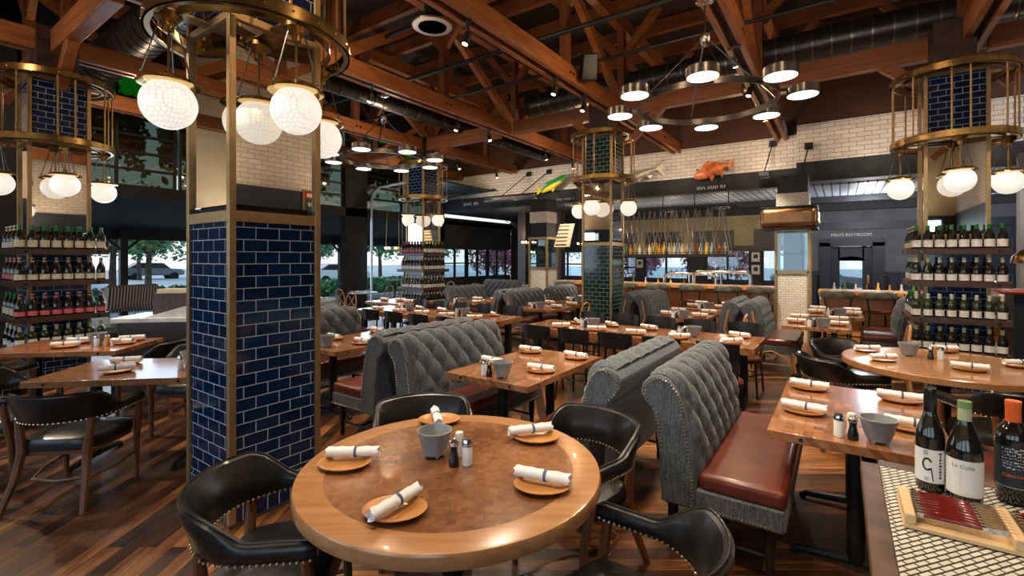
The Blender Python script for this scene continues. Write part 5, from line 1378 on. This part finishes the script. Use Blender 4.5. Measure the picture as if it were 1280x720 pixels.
def wrap_text(parent, body, size, a0, z, R, m):
    """lettering laid round the glass"""
    me = text_mesh(body, size, .0002, m)
    for v in me.vertices:
        a = a0 + v.co.x / R; h = v.co.z; v.co = ((R + .0005 + h) * math.sin(a), -(R + .0005 + h) * math.cos(a), z + v.co.y)
    o = bpy.data.objects.new('lettering', me); COL.objects.link(o); o.parent = parent; return o
def big_bottle(x, d, kind, label, face):
    """close-up bottle; the paper label turns towards the photographer (-Y local)"""
    p = c2r(x, d); t = thing('wine_bottle', label, 'bottle', (*p, CZ + .001), face)
    n = 36
    if kind == 1: pr = [(.034, 0), (.0375, .006), (.0375, .165), (.036, .18), (.030, .205), (.021, .232), (.0155, .25), (.0145, .31)]; h = .325
    elif kind == 2: pr = [(.038, 0), (.0425, .006), (.0425, .15), (.040, .17), (.031, .20), (.021, .228), (.0155, .25), (.0145, .29)]; h = .305
    else: pr = [(.036, 0), (.0405, .006), (.0415, .19), (.040, .205), (.033, .225), (.020, .24), (.0155, .25), (.0155, .30)]; h = .31
    b = MB(); b.lathe(pr, n=n); obj('glass_body', b, M['bottle_dark'], t, sharp=60)
    z0, z1, R, a0, m_ = {1: (.03, .135, .0381, 1.5, M['label_white']), 2: (.022, .13, .0431, 1.75, M['label_white']), 3: (.055, .175, .0421, 1.6, M['poster'])}[kind]
    l = MB(); rows = []
    for z in (z0, z1): rows.append([(R * math.sin(-a0 + 2 * a0 * k / 24), -R * math.cos(-a0 + 2 * a0 * k / 24), z) for k in range(25)])
    l.grid(rows); lb = obj('paper_label', l, m_, t)
    c = MB()
    if kind == 1: c.lathe([(.0165, .25), (.0172, .252), (.0168, .318), (.016, .325), (.001, .3255)], n=20); obj('foil_cap', c, M['pepper'], t)
    if kind == 2:
        c.lathe([(.0165, .243), (.0168, .245), (.0165, .282)], n=20); obj('foil_cap', c, M['foil_lime'], t)
        c = MB(); c.lathe([(.0170, .282), (.0172, .304), (.001, .306)], n=20); obj('foil_top', c, M['foil_olive'], t)
    if kind == 3: c.lathe([(.0175, .243), (.018, .246), (.0175, .288), (.0185, .29), (.0185, .308), (.001, .31)], n=20); obj('foil_cap', c, M['foil_orange'], t)
    # printing, small flat pieces bent round the glass
    pb = MB()
    def dot(a, z, w, hh):
        rr_ = R + .0006; k = max(2, int(w / .003))
        rows = [[(rr_ * math.sin(a + w / rr_ * (q / k - .5)), -rr_ * math.cos(a + w / rr_ * (q / k - .5)), z + hh * s) for q in range(k + 1)] for s in (-.5, .5)]
        pb.grid(rows)
    if kind == 1:
        for k in range(18):
            a = 2 * PI * k / 18 * .8 + .6; dot(.28 * math.cos(a) - .25, .088 + .018 * math.sin(a), .0045, .006)
        for k in range(7): dot(.0 + .02 * k, .075 - .006 * k, .003, .007)
        for k in range(9): dot(.62, .125 - .0095 * k, .005 if k % 2 else .008, .006)
        for k in range(4): dot(-.35, .13 - .004 * k, .012, .0015)
        for k in range(3): dot(-.3, .045 - .004 * k, .012, .0012)
        obj('black_print', pb, M['pepper'], lb)
    elif kind == 2:
        wrap_text(lb, 'La Cuña', .0165, -.12, .106, R, M['foil_olive'])
        for k in range(6): dot(-.25 + .0, .095 - .009 * k, .006, .0008)
        obj('green_print', pb, M['foil_olive'], lb)
    else:
        random.seed(3)
        for r_ in range(7):
            for k in range(9): dot(-.55 + .13 * k + random.uniform(-.03, .03), .168 - .0095 * r_ + random.uniform(-.002, .002), random.uniform(.002, .005), random.uniform(.0012, .005))
        for k in range(12): dot(-.9 + .16 * k, .052, .0065, .0015)
        obj('silver_print', pb, M['white_metal'], lb)
        wrap_text(lb, 'Cabernet', .0135, 0, .084, R, M['foil_orange'])
    return t
fa = YAW
big_bottle(1.36, 1.535, 1, 'dark wine bottle with black cap and white label on the service counter', YAW + math.radians(-38))
big_bottle(1.405, 1.465, 2, 'white-labelled wine bottle with pale green cap on the service counter', YAW + math.radians(-42))
big_bottle(1.545, 1.455, 3, 'black-labelled wine bottle with orange cap on the service counter', YAW + math.radians(-46))

# knife tray
kp = c2r(1.225, 1.46)
t = thing('knife_tray', 'pale wooden tray holding rows of steak knives on the service counter', 'knife tray', (.145 + .33, 1.80, CZ), 0)
b = MB(); b.box((0, 0, .006), (.66, .20, .012)); obj('tray_base', b, M['box_wood'], t, bevel=.002)
for x in (-.315, -.10, .12, .315):
    b = MB(); b.box((x, 0, .026), (.026, .20, .03)); obj('divider', b, M['box_wood'], t, bevel=.004)
tray = t; tloc = Vector(t.location); tr = t.rotation_euler[2]
def make_knife():
    t = thing('steak_knife', '', 'knife')
    b = MB(); rows = []
    for i, (x, w, z) in enumerate(((-.062, .006, .0), (-.055, .010, 0), (-.02, .0125, .002), (.02, .0115, .003), (.05, .010, .001), (.062, .008, 0))):
        rows.append([(x, w * .56 * math.cos(q), z + w * .62 * math.sin(q)) for q in [2 * PI * k / 8 for k in range(8)]])
    b.grid(rows, True); b.add(rows[0], [tuple(range(8))]); b.add(rows[-1], [tuple(range(8))]); obj('handle', b, M['knife'], t, sharp=80)
    b = MB(); b.prism([(.06, -.006), (.075, -.008), (.135, -.004), (.148, .004), (.12, .008), (.06, .007)], .0016, (0, 0, 0), 'XZ'); obj('blade', b, M['chrome'], t)
    b = MB(); b.lathe([(.0085, -.012), (.0095, 0), (.0085, .012)], (0, 0, 0), 8); b = MB(); b.tube([(-.074, 0, 0), (-.060, 0, 0)], .0095, 8); b.tube([(.058, 0, 0), (.066, 0, 0)], .009, 8); obj('bolster', b, M['chrome'], t)
    return t
knife = Kind(make_knife)
for c_, cx_ in enumerate((-.225, -.005)):
    for k in range(9):
        ly = -.068 + .0188 * k; lx = cx_ + .02 * (k % 2) * 0
        w = tloc + Vector((lx * math.cos(tr) - ly * math.sin(tr), lx * math.sin(tr) + ly * math.cos(tr), .034))
        knife(tuple(w), tr, 'red-handled steak knife in the %s column of the tray, %s from the front' % (('left', 'right')[c_], ORD[k]), 'steak knives in the tray')

# ------------------------------------------------------------------ patio and outdoors
b = MB(); b.box((-15.1, 7, -.04), (5.0, 24, .08)); struct(obj('floor_patio', b, M['patio']))
b = MB(); b.add([(-90, -60, -.12), (60, -60, -.12), (60, 90, -.12), (-90, 90, -.12)], [(0, 1, 2, 3)]); struct(obj('ground', b, M['asphalt']))
b = MB(); b.prism([(-12.65, 3.05), (-12.65, 3.2), (-17.8, 2.72), (-17.8, 2.56)], 24, (0, 7, 0), 'XZ')
ro = struct(obj('ceiling_patio', b, M['black_paint']))
b = MB(); b.box((-17.75, 7, 2.42), (.16, 24, .36)); struct(obj('trim_11', b, M['navy_paint']))
for k, y in enumerate((1.2, 4.9, 8.6, 12.3, 16.0)):
    t = thing('patio_post', 'dark patio post outside the left windows, %s from the near end' % ORD[k], 'post', (-17.4, y, 0), 0, 'patio posts')
    b = MB(); b.box((0, 0, 1.25), (.18, .18, 2.5)); obj('shaft', b, M['navy_paint'], t)
    b = MB()
    for s in (-1, 1): b.beam((0, s * .08, 1.95), (0, s * .5, 2.35), .07, .07)
    obj('bracket', b, M['navy_paint'], t)
def make_tree(fol, h=4.2, r=2.2, n=2600, seed=1):
    def f():
        rnd = random.Random(seed); t = thing('parking_lot_tree', '', 'tree')
        b = MB(); b.tube([(0, 0, -.1), (.05, 0, h * .25), (0, .05, h * .5)], [.14, .11, .08], 8)
        for k in range(5): a = 2 * PI * k / 5; b.tube([(0, .03, h * .38), (r * .45 * math.cos(a), r * .45 * math.sin(a), h * .68)], [.07, .03], 6)
        obj('trunk', b, M['bark'], t)
        b = MB(); blobs = [(rnd.uniform(-.6, .6) * r, rnd.uniform(-.6, .6) * r, h * rnd.uniform(.5, .85), r * rnd.uniform(.35, .6)) for _ in range(11)]
        for k in range(n):
            x, y, z, q = blobs[k % 11]; d = Vector((rnd.gauss(0, 1), rnd.gauss(0, 1), rnd.gauss(0, .8))).normalized() * q * rnd.uniform(.6, 1.05)
            p = Vector((x, y, z)) + d; u = Vector((rnd.gauss(0, 1), rnd.gauss(0, 1), rnd.gauss(0, 1))).normalized(); v = u.cross(d).normalized(); s = rnd.uniform(.07, .15) * r / 2
            b.add([p - u * s, p + v * s * .6, p + u * s, p - v * s * .6], [(0, 1, 2, 3)])
        obj('crown', b, M[fol], t); return t
    return f
T1 = Kind(make_tree('foliage', 4.4, 2.3, 2600, 1), 'trees outside'); T2 = Kind(make_tree('light_foliage', 4.8, 1.8, 2200, 2), 'trees outside'); T3 = Kind(make_tree('red_foliage', 2.6, 1.7, 2200, 3), 'red shrubs outside')
for k, (x, y) in enumerate(((-30, 9.5), (-36, 16), (-27, 1.5), (-36, -3), (-40, 26), (-33, 33), (-42, 6), (-29, 24), (-46, 14), (-38, 38))): T1((x, y), k * 1.3, 'broad dark green parking-lot tree outside the left windows, %s' % ORD[k]).scale = (1.25, 1.25, 1.1)
for k, (x, y) in enumerate(((-22.5, 6.0), (-22, 12.5), (-22.5, 17.5), (-22, 22), (-16, 25))): T2((x, y, 0), k, 'young light green tree just beyond the patio, %s from the near end' % ORD[k])
for k, (x, y) in enumerate(((-8.2, 22), (-4.6, 22.2), (-15, 20))): T3((x, y), k, 'red-leaved shrub outside the bar window, %s from the left' % ORD[k])
for k, (x, y) in enumerate(((-11.5, 27.5), (-1.0, 26), (8.5, 28), (-19, 34))): T1((x, y), k, 'green tree outside the right back windows, %s from the left' % ORD[k])
def make_hedge():
    b = MB(); rnd = random.Random(5)
    for k in range(3000):
        p = Vector((rnd.uniform(-.5, .5), rnd.uniform(-4, 4), rnd.uniform(0, .75))); u = Vector((rnd.gauss(0, 1), rnd.gauss(0, 1), rnd.gauss(0, 1))).normalized(); v = u.orthogonal().normalized(); s = .09
        b.add([p - u * s, p + v * s, p + u * s, p - v * s], [(0, 1, 2, 3)])
    return tag(obj('clipped_hedge', b, M['foliage']), '', 'hedge')
hedge = Kind(make_hedge, 'hedges outside')
for k, (x, y) in enumerate(((-20, 6.5), (-20, 15.5), (-20, -2.5))): hedge((x, y, -.1), 0, 'low clipped hedge beyond the patio, %s' % ('middle', 'far', 'near')[k])
def make_car(m):
    def f():
        t = thing('parked_car', '', 'car')
        b = MB(); b.prism([(-2.1, .3), (2.1, .3), (2.15, .65), (1.9, .8), (1.1, .88), (.6, 1.35), (-1.1, 1.38), (-1.8, .95), (-2.15, .85)], 1.7, (0, 0, 0), 'XZ'); obj('body', b, m, t, bevel=.08)
        b = MB(); b.prism([(1.0, .9), (.55, 1.3), (-1.05, 1.32), (-1.65, .95)], 1.72, (0, 0, 0), 'XZ'); obj('windows', b, M['pepper'], t)
        for x in (-1.3, 1.35):
            for s in (-1, 1):
                b = MB(); b.tube([(x, s * .72, .22), (x, s * .88, .22)], .33, 16); obj('wheel', b, M['tyre'], t)
        return t
    return f
carw = Kind(make_car(M['car']), 'parked cars'); carg = Kind(make_car(M['car_grey']), 'parked cars')
for k, (x, y, r) in enumerate(((-46, 5.5, 1.2), (-48, 15.5, 1.5), (-30, 21, 1.4), (-1, 30, 0), (4, 29, 0))): (carw, carg)[k % 2]((x, y, -.1), r, '%s car parked outside, %s' % (('white', 'grey')[k % 2], ('left edge', 'beyond the left windows', 'far left', 'seen through the bar window', 'seen through the restroom door')[k]))
# climbing vines outside the upper panes
def make_vine(seed=4):
    b = MB(); rnd = random.Random(seed)
    for k in range(1500):
        yy = rnd.uniform(-1.05, 1.05); p = Vector((rnd.uniform(-.2, .2), yy, 1.35 + max(-.8, min(.8, rnd.gauss(0, .32))) + .3 * math.sin(yy * 2.2 + 1)))
        u = Vector((rnd.gauss(0, 1), rnd.gauss(0, 1), rnd.gauss(0, 1))).normalized(); v = u.orthogonal().normalized(); q = rnd.uniform(.05, .11)
        b.add([p - u * q, p + v * q * .7, p + u * q, p - v * q * .7], [(0, 1, 2, 3)])
    return tag(obj('climbing_vine', b, M['light_foliage']), '', 'vine')
vine = Kind(make_vine, 'vines behind the upper panes')
for k, (y, z) in enumerate(((3.2, 1.1), (5.6, 1.4), (8.1, 1.0), (11.2, 1.3))): vine((-13.6, y, 3.14 - .14 * z), 0, 'green vine seen through the smoked upper panes, %s from the near end' % ORD[k]).scale = (1, 1, z)
# patio furniture
t = thing('striped_loveseat', 'striped patio loveseat outside the left window', 'loveseat', (-15.3, 4.4, 0), PI / 2 + .4)
b = MB(); b.prism([(.0, .42), (-.05, .9), (-.16, 1.0), (-.26, .95), (-.2, .4)], 1.3, (0, 0, 0), 'YZ'); b.box((0, .25, .38), (1.3, .6, .16)); obj('upholstery', b, M['stripe'], t, bevel=.02)
b = MB()
for sx in (-1, 1):
    for y in (-.15, .5): b.tube([(sx * .58, y, 0), (sx * .58, y, .3)], .02, 8)
obj('leg_frame', b, M['white_metal'], t)
for k, (x, y, r) in enumerate(((-14.6, 3.2, .5), (-14.3, 7.5, 0), (-15.0, 8.6, 2), (-14.1, 10.2, 3), (-15.4, 11.6, 1), (-14.5, 13.2, 2.6), (-15.9, 6.4, 1.2))):
    crossback((x, y), r, 'cross-back chair out on the patio, %s from the near end' % ORD[k], 'blond cross-back chairs')
for k, (x, y) in enumerate(((-14.7, 8.0), (-14.8, 10.9), (-13.9, 5.0), (-15.5, 13.6))): cafe((x, y), 0, 'pale round cafe table out on the patio, %s from the near end' % ORD[(1, 2, 0, 3)[k]])
t = thing('patio_umbrella', 'folded-out dark blue patio umbrella beyond the distant column', 'umbrella', (-18.8, 10.5, 0))
b = MB(); b.lathe([(1.3, 2.15), (.9, 2.4), (.4, 2.62), (.02, 2.75)], n=8); obj('canopy', b, M['teal_cloth'], t)
b = MB(); b.tube([(0, 0, 0), (0, 0, 2.75)], .03, 8); obj('pole', b, M['dark_steel'], t)

# ------------------------------------------------------------------ light
w = bpy.data.worlds.new('sky'); SC.world = w; w.use_nodes = True
nt = w.node_tree; bg = nt.nodes['Background']
tc = nt.nodes.new('ShaderNodeTexCoord'); sp = nt.nodes.new('ShaderNodeSeparateXYZ'); nt.links.new(tc.outputs['Generated'], sp.inputs[0])
r = ramp(nt, [(0, (.75, .80, .84)), (.5, (.90, .92, .93)), (.56, (.80, .90, .97)), (.8, (.42, .62, .90))])
ad = N(nt, 'ShaderNodeMath', operation='MULTIPLY_ADD'); ad.inputs[1].default_value = .5; ad.inputs[2].default_value = .5; nt.links.new(sp.outputs[2], ad.inputs[0]); nt.links.new(ad.outputs[0], r.inputs[0])
nt.links.new(r.outputs[0], bg.inputs['Color']); bg.inputs['Strength'].default_value = 1.15

def light(kind, loc, power, color, size=.1, target=None, spot=None, blend=.6, name='lamp'):
    l = bpy.data.lights.new(name, kind); l.energy = power; l.color = color
    if kind == 'AREA': l.shape = 'RECTANGLE'; l.size, l.size_y = size
    elif kind in ('POINT', 'SPOT'): l.shadow_soft_size = size
    if kind == 'SPOT': l.spot_size = math.radians(spot or 70); l.spot_blend = blend
    o = bpy.data.objects.new(name, l); COL.objects.link(o); o.location = loc
    if target is not None:
        d = Vector(target) - Vector(loc); o.rotation_euler = d.to_track_quat('-Z', 'Y').to_euler()
    return o
WARM = (1, .76, .50); WARM2 = (1, .83, .62); DAY = (.62, .80, 1.0)
# daylight through the windows behind the photographer and through the open garage fronts
for x in (-10.8, -7.65, -4.55, -1.45, 1.5):
    light('AREA', (x, YB + .15, 1.95), 30, DAY, (2.3, 1.9), (x, 4, 1.4), name='window_daylight')
    light('SPOT', (x, YB + 1.1, 2.9), 60, (1, .80, .56), .1, (x, YB, 4.2), 125, .8, name='cream_wall_wash')  # unseen warm spot added to light the upper cream wall
for y in (4.6, 11.3):
    light('AREA', (XL + .25, y, 1.6), 85, DAY, (4.0, 2.6), (0, y, 1.2), name='garage_front_daylight')
for y in (-2.6, .2): light('SPOT', (XL + 1.3, y, 2.6), 60, (1, .80, .56), .1, (XL, y, 4.0), 125, .8, name='cream_wall_wash')  # more unseen spots, added for the cream part of the near left wall
# spotlights of the lighting track, aimed at the tables
SP = [((-3.3, .9), (-1.5, 1.6), 260), ((-1.0, .9), (-1.4, 1.6), 230), ((-1.15, 2.6), (.0, 3.6), 230), ((-1.15, 4.4), (-.6, 3.4), 200), ((-3.4, 3.2), (-2.3, 3.5), 240), ((-3.5, 5.0), (-2.8, 3.6), 200),
      ((-6.1, 2.8), (-4.8, 3.5), 230), ((-6.1, .4), (-5.0, .9), 240), ((-8.7, .4), (-6.0, 1.4), 260), ((-6.4, 1.5), (-7.0, 2.0), 200), ((-1.3, 6.6), (-1.5, 5.9), 230), ((-3.5, 6.9), (-3.0, 5.9), 220), ((-6.3, 6.6), (-5.6, 5.9), 260),
      ((-8.8, 6.0), (-7.3, 6.6), 240), ((1.3, 4.4), (.8, 5.7), 240), ((1.3, 6.4), (1.1, 8.1), 260), ((-1.2, 8.9), (-2.0, 8.4), 260), ((-1.1, 10.4), (-.2, 9.0), 240), ((-6.2, 9.0), (-4.9, 8.7), 250), ((-6.3, 10.8), (-6.3, 9), 220),
      ((-8.9, 11.0), (-8.2, 10.6), 240), ((-8.7, 3.4), (-8.5, 1.8), 300), ((1.3, 1.4), (1.0, 2.8), 150)]
for (x, y), (tx, ty), p in SP:
    light('SPOT', (x, y, 4.22), p, WARM2, .06, (tx, ty, .7), 78, .8, name='track_spot')
for cx, cy, cz in ((-1.22, 5.47, 3.3), (-6.62, 5.55, 3.34)):
    for k in range(4):
        a = PI / 2 * k + .2; light('SPOT', (cx + .9 * math.cos(a), cy + .9 * math.sin(a), cz), 70, WARM2, .1, (cx + 1.2 * math.cos(a), cy + 1.2 * math.sin(a), 0), 130, .8, name='drum_light')
# unseen point lamps between the trusses, added to brighten the timber roof
for x, y in ((-2.4, 2.0), (-5.0, 4.0), (-2.4, 6.2), (-7.6, 6.5), (.2, 6.0), (-5.0, 10.0), (-1.8, 11.0), (-10.1, 3.0), (-7.6, .4), (0.2, 2.6), (-10.1, 10)):
    light('POINT', (x, y, 4.35), 36, (1, .68, .40), .02, name='roof_fill')
# white brick band washed from below, bar lights
for x in (-9.5, -7.5, -5.5, -3.5, -1.5): light('SPOT', (x, 11.7, 3.9), 34, (1, .84, .68), .08, (x, 13, 4.25), 120, .9, name='brick_wash')
for x in (.6, 2.2): light('SPOT', (x, 11.2, 3.9), 34, (1, .84, .68), .08, (x, 12.45, 4.25), 120, .9, name='brick_wash')
for x in (-5.6, -4.2, -2.8, -1.4, .8, 2.2): light('POINT', (x, 14.6, 2.6), 26, WARM2, .02, name='bar_downlight')
for x in (-5.8, -4.4, -3.0, -1.6, .5, 1.9): light('SPOT', (x, 9.9, 3.9), 460, WARM2, .08, (x, 11.6, .75), 70, .8, name='bar_spot')
light('POINT', (.6, 15.2, 2.9), 110, (.85, .9, 1), .02, name='hall_fill'); light('POINT', (3.0, 15.6, 2.9), 60, (.85, .9, 1), .02, name='hall_fill'); light('POINT', (2.4, 9.9, 2.6), 24, WARM, .02, name='nook_light')  # hall pair added to brighten the grey wall and restroom lettering
for x in (-9.8, -7.4): light('POINT', (x, 14.2, 2.6), 16, WARM, .02, name='corner_light')
# unseen spots added to light the white brick wall at the photographer's side
for y in (.5, 3.5, 6.5): light('SPOT', (XR - 1.1, y, 2.6), 60, (1, .80, .56), .1, (XR, y, 4.1), 120, .8, name='brick_wash')
sun = bpy.data.lights.new('sun', 'SUN'); sun.energy = 1.6; sun.angle = .05; sun.color = (1, .9, .8)
so = bpy.data.objects.new('sun', sun); COL.objects.link(so); so.rotation_euler = (math.radians(58), 0, math.radians(-60))

# ------------------------------------------------------------------ camera
cam = bpy.data.cameras.new('camera'); co = bpy.data.objects.new('camera', cam); COL.objects.link(co)
co.location = (0, 0, EYE); co.rotation_euler = (PI / 2, 0, YAW)
cam.sensor_width = 36; cam.lens = 36 * 590 / 1280; cam.shift_y = -38 / 1280; cam.clip_start = .05; cam.clip_end = 300
SC.camera = co
SC.view_settings.view_transform = 'Standard'; SC.view_settings.look = 'None'; SC.view_settings.exposure = 0.12; SC.view_settings.gamma = 1.0
SC.view_settings.use_curve_mapping = False
